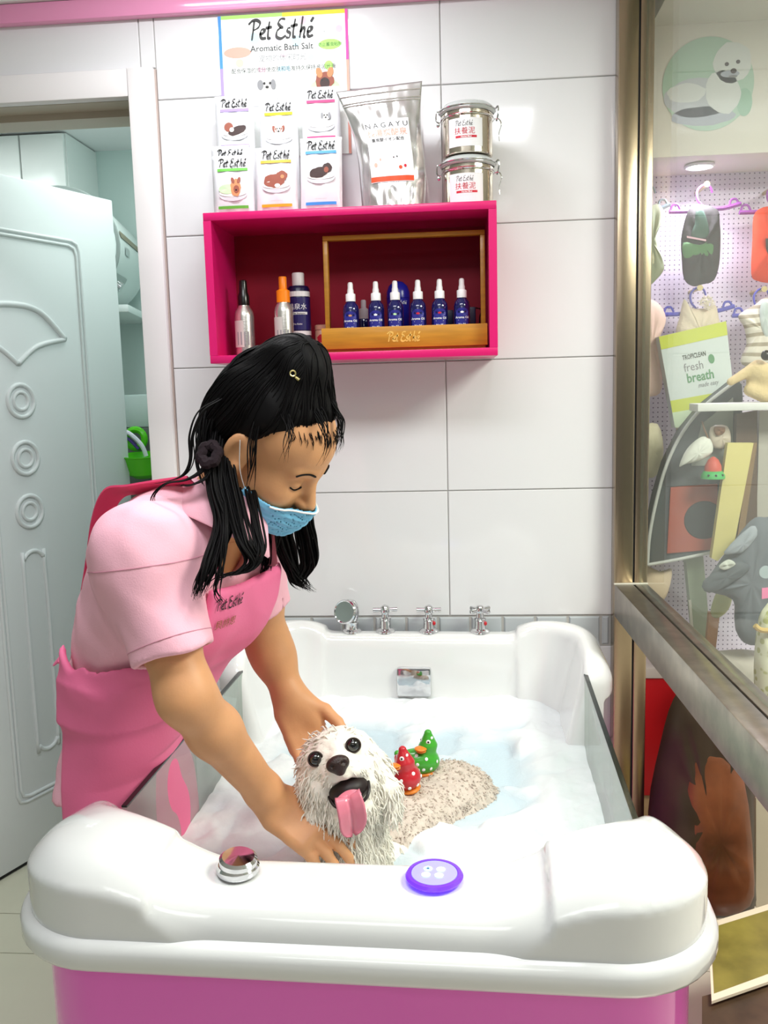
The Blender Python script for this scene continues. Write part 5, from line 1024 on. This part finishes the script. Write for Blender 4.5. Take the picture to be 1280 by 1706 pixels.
# collar
nd = unit(HL(-.03, 0, -.06)-J['nek']); x_ = unit(A_ch[0]-nd*(A_ch[0]@nd)); y_ = np.cross(nd, x_); V = []; nA = 40
for a in np.linspace(.22, 2*math.pi-.22, nA):
    e = x_*math.cos(a)+y_*math.sin(a); fr_ = .5+.5*math.cos(a); c0 = J['nek']-nd*.012
    for r_, h_ in ((.060, .0), (.062, .030), (.066, .034), (.078, .018), (.092+.012*fr_, -.010-.028*fr_), (.090+.012*fr_, -.013-.028*fr_)): V.append(c0+e*r_+nd*h_)
Fc = [(i*6+k, i*6+6+k, i*6+7+k, i*6+k+1) for i in range(nA-1) for k in range(5)]; o = fin('collar', V, Fc, M_polo, per, smooth=True)
# apron
def tl3(P, A, c): return (P-c)@A.T
def apron(P):
    t1 = tl3(P, A_ch, J['che']); base = torso(P, .025)+fold(P)*.6
    lowr = np.maximum(skirtf(P, .026, .62, .012), P[:, 2]-ZW-.01)+.003*wob(P, 22, 9); base = smin(np.maximum(base, ZW-.02-P[:, 2]), lowr, .04)
    sh_ = np.abs(base)-.0055
    zz = (P-J['wai'])@unit(J['nek']-J['wai']); fr_ = t1[:, 0]; lt = (P-J['wai'])@LAT
    bib = np.maximum(np.maximum(np.abs(lt+.04*sstep(zz, 0, .15))-(.150-.048*sstep(zz, .02, .19)), zz-.262), np.maximum(np.maximum(-fr_-.0, -zz-.01), lt-.035-.1*sstep(-zz, -.2, 0)))
    pl_ = (P-J['pel'])@A_pe.T; ang = np.abs(np.arctan2(pl_[:, 1], pl_[:, 0])); sk_ = np.maximum((ang-1.80)*.12, zz-.045)
    return smax(smax(sh_, smin(bib, sk_, .02), .006), .62-P[:, 2], .004)
mesh = sdf_mesh(apron, *bnd([J['pel']-np.array([0, 0, .27]), J['che']+np.array([0, 0, .1]), J['wai']], .23), .0042, 1)
ap = fin('apron', *mesh, M_apron, per, smooth=True)
S1 = crom([AY(318, 800, 1.205), AY(275, 806, 1.21), AY(225, 815, 1.225), AY(190, 822, 1.25), AY(170, 862, 1.27), AY(157, 935, 1.29), AY(140, 1030, 1.31), AY(128, 1100, 1.325)], 6); n_ = len(S1)
MB().strip(S1, [LAT*.9+np.array([.25, 0, -.35])], np.interp(np.arange(n_), [0, n_*.4, n_*.62, n_], [.024, .034, .030, .020]), .003).build('strap', mat('apron_strap_shade', 'e0416e', .6), ap)  # shade on the strap's inner side is put into its red
for a_, b_ in (((352, 962, 1.20), (372, 862, 1.19)), ((436, 950, 1.335), (428, 868, 1.315))):
    p0, p1 = AY(*a_), AY(*b_); MB().strip(crom([p0, (p0+p1)/2+A_ch[0]*.006, p1], 5), [LAT], .017, .003).build('strap', mat('apron_strap_dark', 'c02c56', .6), ap)
wb_ = AY(118, 1108, 1.29)
for k, (dx, dz) in enumerate(((-.022, .004), (-.012, -.045), (.0, -.06))): MB().tube([wb_, wb_+np.array([dx*.6, -.012, dz*.5+.01]), wb_+np.array([dx, -.008, dz])], [.006, .014, .005], 8, flat=.35).build('tie_bow', M_apron, ap)
pb = AY(378, 1003, 1.2)
# lettering on the bib follows the cloth
bo = AY(384, 1012, 1.05); bo = onto(apron, bo, unit(bo-CAM)); gn = np.array([apron(bo[None]+np.eye(3)[k:k+1]*.004)[0]-apron(bo[None]-np.eye(3)[k:k+1]*.004)[0] for k in range(3)]); gn = unit(gn)
bx_ = unit(np.cross([0, 0, 1], gn)); by_ = np.cross(gn, bx_)
def bw(x, y, z): p = bo+bx_*x+by_*y+gn*.006; d = apron(p[None])[0]; return p-gn*min(.012, max(-.006, d-.0012-z))
P_ = Print(parent=per, warp=bw); P_.logo(.0, .0, .0165, mat('ink_thread', '3a1c28', .7), pen=.09); P_.text('貝詩思', -.004, -.028, .015, mat('ink_thread_gold', '8a5a1c', .7)); P_.done()
# shoes
for f_ in FEET: MB().ell(f_+np.array([.045, 0, -.03]), (.12, .045, .04)).build('shoe', mat('shoe_white', 'd9d5d2', .5), per)
def trous(P): return np.maximum(smin(leg(P, .008), np.maximum(torso(P, -.004), P[:, 2]-.9), .04), np.maximum(.09-P[:, 2], P[:, 2]-.80))
fin('trousers', *sdf_mesh(trous, *bnd(HIPS+FEET, .2), .009, 0), mat('trousers_dark', '2a2830', .8), per, smooth=True)
# ---- face details
def face_pt(f_, s_, u_): # drop a point onto the face along the head's forward axis
    p = np.array(HL(f_, s_, u_)); return onto(head_sdf, p, -hf)
for s_ in (-1, 1):
    MB().tube(crom([face_pt(.13, s_*a, b_) for a, b_ in ((.017, -.0095), (.026, -.0125), (.035, -.0125), (.046, -.008))], 5), [.0006]+[.0013]*14+[.0008], 6).build('eyelash', M_hair, per)
    MB().tube(crom([face_pt(.13, s_*a, b_) for a, b_ in ((.013, .0185), (.028, .023), (.042, .0205), (.050, .015))], 5), [.001]+[.0024]*14+[.0008], 6, flat=.6).build('eyebrow', M_hair, per)
# surgical mask: a shell over the lower face
def maskf(P):
    q = (P-HC)@HA.T/HS; m_ = np.abs(q[:, 1]); d = sell(q, (.034, 0, -.070), (.084, .070, .072)); d = smin(d, sell(q, (.100, 0, -.050), (.020, .018, .022)), .03); d = smin(d, head_sdf(P)/HS-.004, .01)
    top = q[:, 2]-(-.036-.20*np.maximum(m_-.012, 0)+.0*q[:, 0]); bot = -.107+.14*m_-q[:, 2]; back = .030-q[:, 0]
    pl_ = .0010*np.sin(q[:, 2]*480)
    return np.maximum(np.maximum(np.maximum(np.abs(d+pl_)-.0018, top), bot), back)*HS
V, Q = sdf_mesh(maskf, HL(.06, 0, -.07)-.12, HL(.06, 0, -.07)+.12, .0024, 1); mk = fin('face_mask', V, Q, mat('mask_blue', '7cc4ea', .7), per, smooth=True)
for s_ in (-1, 1):
    for u1, u2 in ((-.052, .018), (-.100, -.036)):
        MB().tube(crom([HL(.036, s_*.071, u1), HL(.012, s_*.080, (u1*.6+u2*.4)), HL(-.010, s_*.0865, u2)], 6), .0007, 6).build('ear_loop', I_wht, mk)
def mtop(s_): 
    u_ = -.0375-.20*max(abs(s_)-.012, 0); p = np.array(HL(.17, s_, u_)); return onto(lambda P: HS*(smin(smin(sell((P-HC)@HA.T/HS, (.034, 0, -.070), (.084, .070, .072)), sell((P-HC)@HA.T/HS, (.100, 0, -.050), (.020, .018, .022)), .03), head_sdf(P)/HS-.004, .01)-.001), p, -hf)
MB().tube([mtop(s_) for s_ in np.linspace(-.064, .064, 24)], .0022, 6, flat=.7).build('top_binding', I_wht, mk)
# ---- hair
def hair_sdf(P):
    q = (P-HC)@HA.T/HS; d = sell(q, (-.020, 0, .050), (.104, .085, .093)); d = smin(d, sell(q, (-.060, 0, .0), (.062, .078, .085)), .03)
    line = (q[:, 0]-.066)*.80-(q[:, 2]-.066)*.60+.30*np.maximum(np.abs(q[:, 1])-.03, 0)
    ear_ = (q[:, 0]-.004)*.96+(q[:, 2]+.02)*.1
    sd_ = np.where(q[:, 2] < .040, np.maximum(line, ear_-.05*sstep(q[:, 2], .010, .040)), line)
    d = smax(d+.011*sstep(line, -.035, .002), sd_, .012)
    bun = sell(q, (-.030, 0, .142), (.050, .046, .040)); d = smin(d, bun, .045)
    return (d+.0018*np.sin(q[:, 1]*260+q[:, 0]*60)*.6+.002*wob(P, 60))*HS
V, Q = sdf_mesh(hair_sdf, HC-.2, HC+.22, .0035, 1)
parts = [(V, Q)]
mb = MB()
def lock(pts, n, w0, w1, r0, r1, taper=.25, wav=.004, gather=None):
    C_ = crom([AY(*p) for p in pts], 7); N = len(C_); T = np.gradient(C_, axis=0); s0 = np.linspace(0, 1, N)
    for _ in range(n):
        a = rng.uniform(0, 6.283); rr = math.sqrt(rng.uniform(0, 1)); ph = rng.uniform(0, 6.28); fq = rng.uniform(3, 7); end = rng.uniform(.72, 1.0); s1 = s0*end
        C2 = np.stack([np.interp(s1, s0, C_[:, k]) for k in range(3)], 1); w = (w0+(w1-w0)*s1)*rr
        offs = np.outer(w*np.cos(a+s1*1.5), [1, .1, 0])+np.outer(w*np.sin(a+s1*1.5), [0, 1, .15])+np.outer(wav*np.sin(fq*s1*2+ph)*s1, [1, .3, .2])
        R_ = r0+(r1-r0)*s1; R_ = R_*np.clip((1-s0)/taper, .12, 1)*np.clip(s0/.07+.25, .25, 1); mb.tube(C2+offs, R_, 5)
# near side locks
lock([(400, 640, 1.30), (368, 715, 1.245), (362, 800, 1.20), (374, 870, 1.165), (356, 930, 1.13), (338, 975, 1.115), (331, 1000, 1.11)], 70, .017, .008, .0022, .0015)
lock([(374, 700, 1.29), (376, 770, 1.225), (388, 840, 1.18), (402, 900, 1.135), (418, 935, 1.13), (395, 955, 1.12), (362, 962, 1.115)], 26, .014, .007, .002, .0012)
lock([(404, 780, 1.29), (416, 835, 1.21), (425, 880, 1.165), (430, 920, 1.14), (412, 950, 1.13), (372, 960, 1.12), (345, 985, 1.115)], 18, .012, .006, .002, .0012)
lock([(372, 800, 1.21), (376, 880, 1.145), (368, 940, 1.12), (360, 985, 1.11), (372, 1010, 1.105)], 8, .006, .003, .0015, .001)
# far side locks
lock([(500, 790, 1.34), (502, 850, 1.35), (512, 900, 1.355), (514, 940, 1.36), (500, 965, 1.36), (522, 986, 1.36)], 46, .020, .007, .0022, .0013)
lock([(470, 840, 1.33), (474, 890, 1.34), (484, 935, 1.35), (494, 965, 1.36), (512, 982, 1.36)], 40, .022, .008, .0022, .0013)
lock([(455, 860, 1.30), (452, 900, 1.31), (446, 940, 1.31), (436, 965, 1.31)], 20, .014, .006, .002, .0012)
# back of the head, wisps over the shoulder
lock([(430, 600, 1.33), (385, 640, 1.27), (366, 680, 1.25), (352, 720, 1.24), (352, 770, 1.235), (370, 830, 1.22)], 50, .024, .016, .0022, .0016)
lock([(396, 650, 1.28), (366, 666, 1.22), (335, 686, 1.195), (320, 725, 1.19), (318, 765, 1.185), (303, 792, 1.18), (272, 803, 1.175), (244, 806, 1.175)], 9, .005, .003, .0011, .0007, wav=.003)
lock([(352, 760, 1.20), (335, 785, 1.19), (308, 800, 1.18), (275, 806, 1.17), (256, 828, 1.165), (258, 852, 1.165)], 8, .004, .003, .0011, .0007, wav=.002)
lock([(356, 770, 1.20), (345, 795, 1.19), (318, 808, 1.18), (290, 806, 1.175)], 8, .005, .002, .0012, .0007)
lock([(440, 575, 1.27), (405, 590, 1.26), (385, 620, 1.25), (372, 660, 1.24)], 16, .008, .006, .0014, .0009, wav=.006)
# fringe
lock([(500, 620, 1.33), (545, 660, 1.26), (558, 685, 1.25), (567, 705, 1.245), (566, 740, 1.24), (556, 762, 1.24)], 14, .008, .004, .0011, .0006)
lock([(490, 630, 1.30), (520, 668, 1.235), (538, 700, 1.215), (545, 740, 1.21), (532, 780, 1.21)], 8, .008, .004, .001, .0006)
lock([(462, 640, 1.28), (476, 690, 1.20), (480, 725, 1.175), (470, 775, 1.165)], 7, .008, .006, .0009, .0006)
lock([(440, 650, 1.28), (432, 690, 1.21), (422, 735, 1.195), (416, 790, 1.19), (412, 840, 1.19)], 8, .006, .006, .0011, .0008)
# fine hair along the hairline
for k in range(90):
    s_ = rng.uniform(-.062, .062); u_ = .084+rng.uniform(-.004, .008)-.35*max(0, abs(s_)-.03); p = onto(head_sdf, np.array(HL(.16, s_, u_)), -hf); p1 = onto(head_sdf, np.array(HL(.16, s_*1.06+rng.normal()*.003, u_-rng.uniform(.006, .016))), -hf); mb.tube([p-hf*.004, (p+p1)/2+hf*.0012, p1+hf*.001], [.0006, .0006, .0001], 4)
# strands combed over the cap towards the knot
Nn = 700; ph = rng.uniform(0, 6.283, Nn); S_ = np.stack([-.02+.11*np.cos(ph)*rng.uniform(.5, 1, Nn), rng.uniform(-1, 1, Nn)*.085, rng.uniform(-.05, .12, Nn)], 1); S_ = HC+HS*(S_@HA)
def gradn(fn, P, h=.002): return np.stack([(fn(P+np.eye(3)[k]*h)-fn(P-np.eye(3)[k]*h))/(2*h) for k in range(3)], 1)
def stick(P, o_):
    for _ in range(3): G = gradn(hair_sdf, P); P = P-(hair_sdf(P)-o_)[:, None]*G/np.maximum((G*G).sum(1), .3)[:, None]
    return P
S_ = stick(S_, .0005); tr_ = [S_]; tgt = HL(-.03, 0, .15)
for k in range(12):
    p = tr_[-1]; dv = tgt-p; G = gradn(hair_sdf, p); G /= np.linalg.norm(G, axis=1)[:, None]; dv = dv-G*(dv*G).sum(1)[:, None]; dl = np.linalg.norm(dv, axis=1)[:, None]; tr_.append(stick(p+dv/np.maximum(dl, 1e-4)*np.minimum(.009, dl*.5), .0008))
tr_ = np.stack(tr_, 1)
for i in range(Nn): mb.tube(tr_[i], np.r_[.0003, np.full(10, .0008), .0006, .0003], 4)
hr = fin('hair', V, Q, M_hair, per, smooth=True); o = mb.build('loose_strands', M_hair, hr, smooth=True); o['kind'] = 'stuff'
pc_ = onto(hair_sdf, AY(488, 622, 1.0), unit(AY(488, 622, 1.0)-CAM)); e1 = unit(np.cross([0, 0, 1], CAM-pc_)); e2 = np.cross(unit(CAM-pc_), e1)
cl_ = MB().tube([pc_+(e1*math.cos(a)+e2*math.sin(a))*.0038-unit(pc_-CAM)*.001 for a in np.linspace(0, 6.283, 18, endpoint=False)], .0011, 6, closed=True).tube([pc_-e2*.005+e1*.003, pc_-e2*.009+e1*.008], [.002, .0026], 8).build('hair_clip', mat('clip_gold', 'd8c88a', .25, .9), hr)
sc2 = AY(349, 757, 1.2); mb = MB()
mb.tube([sc2+np.array([.011*math.cos(a), .008*math.sin(a), .012*math.sin(a)])*(1+.12*math.sin(6*a)) for a in np.linspace(0, 6.283, 30, endpoint=False)], .0075, 8, closed=True).build('scrunchie', mat('scrunchie_plum', '1c0c14', .95, bump=.5, bscale=120), hr)
# ================================================================== the dog and two toy ducks
M_fur = mat('cream_fur', 'f0eadd', .6, bump=.3, bscale=150, var=.04, vscale=40)
M_back = mat('beige_wet_fur', 'cdbfb2', .6, bump=.6, bscale=160, var=.12, vscale=60)
df = unit([.13, -.93, .33]); r0 = unit(np.cross([0, 0, 1], df)); u0 = np.cross(df, r0); ra = math.radians(17); dr_ = r0*math.cos(ra)+u0*math.sin(ra); du_ = np.cross(df, dr_)
DA = np.array([df, dr_, du_]); DS = .83
eyem = AY(557.5, 1253, 1.225); DC = eyem-DS*np.array([.052, 0, .018])@DA
def DL(*p): return DC+DS*np.array(p, float)@DA
dog = thing('dog', 'small white curly dog in the foam, mouth open and tongue out', 'dog', (DC[0], DC[1], .50))
chest = np.array([DC[0]+.012, DC[1]+.015, .60]); back0 = np.array([-.105, 1.44, .625]); back1 = np.array([-.02, 1.565, .625])
def dog_sdf(P):
    q = (P-DC)@DA.T/DS; m_ = q.copy(); m_[:, 1] = np.abs(m_[:, 1])
    d = sell(q, (-.002, 0, .006), (.060, .060, .050)); d = smin(d, sell(m_, (.010, .034, -.038), (.045, .032, .046)), .03)
    d = smin(d, rcone(q, (.030, 0, -.010), (.076, 0, -.007), .034, .0215), .02); d = smin(d, sell(m_, (.062, .017, -.022), (.024, .017, .016)), .012)
    d = smin(d, sell(q, (.042, 0, -.086), (.036, .032, .016)), .02)
    d = smax(d, -sell(q, (.072, .003, -.050), (.046, .031, .021)), .006)
    d = smax(d, -sell(m_, (.062, .0345, .019), (.013, .0125, .0115)), .008)
    d = d*DS
    d = smin(d, rcone(P, DL(-.02, 0, -.03), chest, .053, .064), .03)
    for s_ in (-1, 1): d = smin(d, chain(P, [DL(-.012, s_*.048, .016), DL(-.004, s_*.060, -.026), DL(.006, s_*.066, -.075), DL(.010, s_*.064, -.120)], [.013, .016, .016, .008], .01), .008)
    d = smin(d, chain(P, [chest+np.array([.01, .05, .01]), back0, back1, back1+np.array([.02, .05, -.05])], [.075, .080, .084, .06], .03), .03)
    return d
V, Q = sdf_mesh(lambda P: dog_sdf(P)+.0022*wob(P, 150), *bnd([DL(.1, 0, .06), DL(0, .1, 0), DL(0, -.1, 0), chest-np.array([0, 0, .06]), back1+np.array([.04, .07, .05])], .05), .0036, 1)
body = fin('body', V, Q, M_fur, dog, smooth=True)
body.data.materials.append(M_back)
vc = V[Q].mean(1); mi = ((vc[:, 1] > DC[1]+.085) & (vc[:, 2] < .78)).astype(np.int32); body.data.polygons.foreach_set('material_index', mi)
# wet tufts
tri = V[Q]; ar = np.linalg.norm(np.cross(tri[:, 1]-tri[:, 0], tri[:, 3]-tri[:, 0]), axis=1); cen = tri.mean(1); ql = (cen-DC)@DA.T/DS
G = np.cross(tri[:, 2]-tri[:, 0], tri[:, 3]-tri[:, 1]); G /= np.maximum(np.linalg.norm(G, axis=1), 1e-9)[:, None]
ok = (cen[:, 2] > .66) & ~((np.abs(ql[:, 1]) < .036) & (ql[:, 2] < -.027) & (ql[:, 2] > -.076) & (ql[:, 0] > .02)) & ~((ql[:, 0] > .088)) & ~((np.abs(np.abs(ql[:, 1])-.0335) < .013) & (np.abs(ql[:, 2]-.018) < .012) & (ql[:, 0] > .02))
def tufts(name, sel, n, ln, r, m, parent, grav=.75, curl=.5):
    p_ = ar*sel; p_ = p_/p_.sum(); idx = rng.choice(len(cen), n, p=p_); mb = MB()
    for i in idx:
        n_ = G[i]; t_ = np.array([0, 0, -1.])*grav+n_*.30+rng.normal(size=3)*.18; q_ = ql[i]
        if q_[0] > .03 and abs(q_[1]) < .05 and q_[2] > -.03: t_ = t_-df*.5+dr_*np.sign(q_[1])*.45+du_*.35*(q_[2] > .01)   # hair sweeps back from the nose
        if q_[2] > .035: t_ = t_+du_*.25
        t_ = unit(t_); l_ = ln*rng.uniform(.6, 1.3)*(.5 if q_[0] > .045 else 1); sd = unit(np.cross(t_, rng.normal(size=3))); c_ = curl*l_*rng.uniform(.2, 1)
        p0 = cen[i]-n_*.001; mb.tube([p0, p0+t_*l_*.4+sd*c_*.3, p0+t_*l_*.75+sd*c_*.1+np.array([0, 0, -1])*l_*.1, p0+t_*l_-sd*c_*.35+np.array([0, 0, -1])*l_*.2], [r*.9, r, r*.7, r*.12], 4, caps=False)
    o = mb.build(name, m, parent, smooth=True); o['kind'] = 'stuff'
front = ~((cen[:, 1] > DC[1]+.085) & (cen[:, 2] < .78))
tufts('fur', ok & front, 6500, .017, .0014, M_fur, body, .8, .7); tufts('back_fur', ok & ~front, 3200, .0065, .0011, M_back, body, .25, 1.3)
M_eye = mat('eye_black', '0b0807', .05, coat=1.)
for s_ in (-1, 1):
    e = DL(.050, s_*.0345, .018); MB().ell(e, (.0102, .0102, .0102), nu=20, nv=14).build('eye', M_eye, dog, smooth=True)
    MB().tube([e+df*.004+(dr_*math.cos(a)*.0105+du_*math.sin(a)*.0100) for a in np.linspace(0, 6.283, 22, endpoint=False)], .0014, 6, closed=True).build('eyelid', mat('eyelid_dark', '3a2c26', .6), dog)
def nosef(P): q = (P-DC)@DA.T/DS; m_ = q.copy(); m_[:, 1] = np.abs(m_[:, 1]); d = sell(q, (.094, 0, .000), (.013, .0205, .0145)); d = smin(d, sell(q, (.092, 0, -.012), (.008, .009, .009)), .006); return smax(d, -sell(m_, (.105, .0105, -.001), (.004, .0042, .0035)), .003)
fin('nose', *sdf_mesh(nosef, DL(.094, 0, 0)-.03, DL(.094, 0, 0)+.03, .0016, 1), mat('nose_brown', '2e1d18', .3, bump=.3, bscale=500), dog, smooth=True)
MB().ell(DL(.046, .003, -.050), (.034, .031, .0205), DA).build('mouth', mat('mouth_dark', '1a0909', .5), dog, smooth=True)
MB().tube(crom([DL(.050, -.034, -.046), DL(.066, -.029, -.064), DL(.074, -.016, -.073), DL(.076, .003, -.075), DL(.074, .022, -.073), DL(.066, .035, -.062), DL(.050, .040, -.044)], 5), .0024, 8).build('lips', mat('lips_dark', '1c1212', .4), dog)
pt_ = crom([DL(.040, .003, -.060), DL(.064, .004, -.058), AY(580, 1326, 1.172), AY(585, 1347, 1.163), AY(588, 1370, 1.165), AY(589, 1390, 1.17)], 6); V = []; Fc = []; nw = 13
for i, p in enumerate(pt_):
    t = i/(len(pt_)-1); hw_ = (.0155+.0045*math.sin(max(0, t-.2)*3))*math.sqrt(max(.02, 1-max(0, (t-.78)/.22)**2)); tg = unit(np.gradient(pt_, axis=0)[i]); nn = unit(np.cross(dr_, tg))
    nn = nn if nn@df > -.2 else -nn
    for k in range(nw):
        a = k/(nw-1)*2-1; V.append(p+dr_*a*hw_+nn*(.0045*abs(a)**1.5-.0035*math.exp(-(a/.12)**2)))
    for k in range(nw-2, 0, -1):
        a = k/(nw-1)*2-1; V.append(p+dr_*a*hw_-nn*.006*(1-a*a))
m1 = 2*nw-2
for i in range(len(pt_)-1):
    for k in range(m1): k2 = (k+1) % m1; Fc.append((i*m1+k, i*m1+k2, i*m1+m1+k2, i*m1+m1+k))
Fc.append(tuple(range((len(pt_)-1)*m1, len(pt_)*m1))); fin('tongue', V, Fc, mat('tongue_pink', 'e07f92', .3, sss=.2, coat=.3), dog, smooth=True)

def duck(label, base, yaw, hyaw, col, sc=1., tilt=0.):
    t = thing('toy_duck', label, 'toy duck', base, group='polka dot toy ducks'); bf = np.array([math.cos(yaw), math.sin(yaw), 0]); hf_ = np.array([math.cos(hyaw), math.sin(hyaw), 0]); up = unit([tilt, 0, 1]); B = np.array(base)
    def W_(a, b_, z, fr=bf): return B+sc*(fr*a+np.cross(up, fr)*b_+up*z)
    def sd(P):
        A = np.array([bf, np.cross(up, bf), up]); d = sell(P, W_(0, 0, .024), (.034*sc, .025*sc, .023*sc), A); d = smin(d, rcone(P, W_(-.018, 0, .030), W_(-.042, 0, .040), .014*sc, .006*sc), .012); d = smin(d, rcone(P, W_(.012, 0, .030), W_(.012, 0, .050), .017*sc, .012*sc), .012)
        d = smin(d, rcone(P, W_(.014, 0, .056), W_(.013, 0, .077), .0165*sc, .007*sc), .008); return np.maximum(d, (B-P)@up+.004)
    m = mat('duck_'+col, {'green': '3fa32c', 'red': 'c01f2c'}[col], .3, coat=.3); fin('body', *sdf_mesh(sd, B-np.array([.06, .06, .01]), B+np.array([.06, .06, .1]), .002, 1), m, t, smooth=True)
    MB().ell(W_(.004, 0, .005), (.026*sc, .021*sc, .0065*sc), [bf, np.cross(up, bf), up]).build('foot_base', mat('duck_orange', 'e8842a', .35), t, smooth=True)
    hc_ = W_(.014, 0, .056)
    hsd = np.cross(up, hf_)
    MB().ell(hc_+sc*(hf_*.021-up*.002), (.0115*sc, .0115*sc, .0035*sc), [hf_, hsd, up]).ell(hc_+sc*(hf_*.0195-up*.0065), (.0095*sc, .0095*sc, .003*sc), [hf_, hsd, up]).build('beak', mat('duck_orange', 'e8842a', .35), t, smooth=True)
    def dot(p, dr, r, mt, nm): 
        p = onto(sd, np.array(p)-dr*.05, dr); MB().ell(p, (r, r, .0009), basis(-dr, (0, 0, 1))).build(nm, mt, t, smooth=True)
    for s_ in (-1, 1):
        dr = unit(-(hf_*.75+hsd*s_*.65+up*.1)); dot(hc_+up*.008*sc, dr, .0042*sc, I_wht, 'eye'); p = onto(sd, hc_+up*.008*sc-dr*.05, dr); MB().ell(p-dr*.0009, (.0018*sc, .0018*sc, .0012), basis(-dr)).build('pupil', I_blk, t, smooth=True)
    for k, (a, e) in enumerate(((-100, 5), (-60, 25), (-135, 25), (-20, 5), (-75, -18), (-160, -5), (-110, 42), (-45, -15), (20, 10), (140, 20))):
        a = math.radians(a); e = math.radians(e); dr = -np.array([math.cos(a)*math.cos(e), math.sin(a)*math.cos(e), math.sin(e)]); dot(W_(0, 0, .026), dr, .0032*sc, I_wht, 'spot')
    dot(hc_+up*.014*sc, unit(np.array([-.6, .7, -.1])), .0028*sc, I_wht, 'spot'); return t
def rest(px, py, y):   # stand on the dog's back
    p = AY(px, py, y); z = np.linspace(.8, .6, 200); Pn = np.stack([np.full(200, p[0]), np.full(200, p[1]), z], 1); d = dog_sdf(Pn); k = np.argmax(d < 0.001); return np.array([p[0], p[1], z[k] if d[k] < .001 else .66])
duck('red polka-dot toy duck beside the dog head', rest(680, 1286, 1.475)+np.array([0, 0, .002]), math.radians(-70), math.radians(-145), 'red', 1.0, -.16)
duck('green polka-dot toy duck on the dog back, behind the red one', rest(700, 1262, 1.55)+np.array([0, 0, .002]), math.radians(5), math.radians(-130), 'green', 1.0, .03)
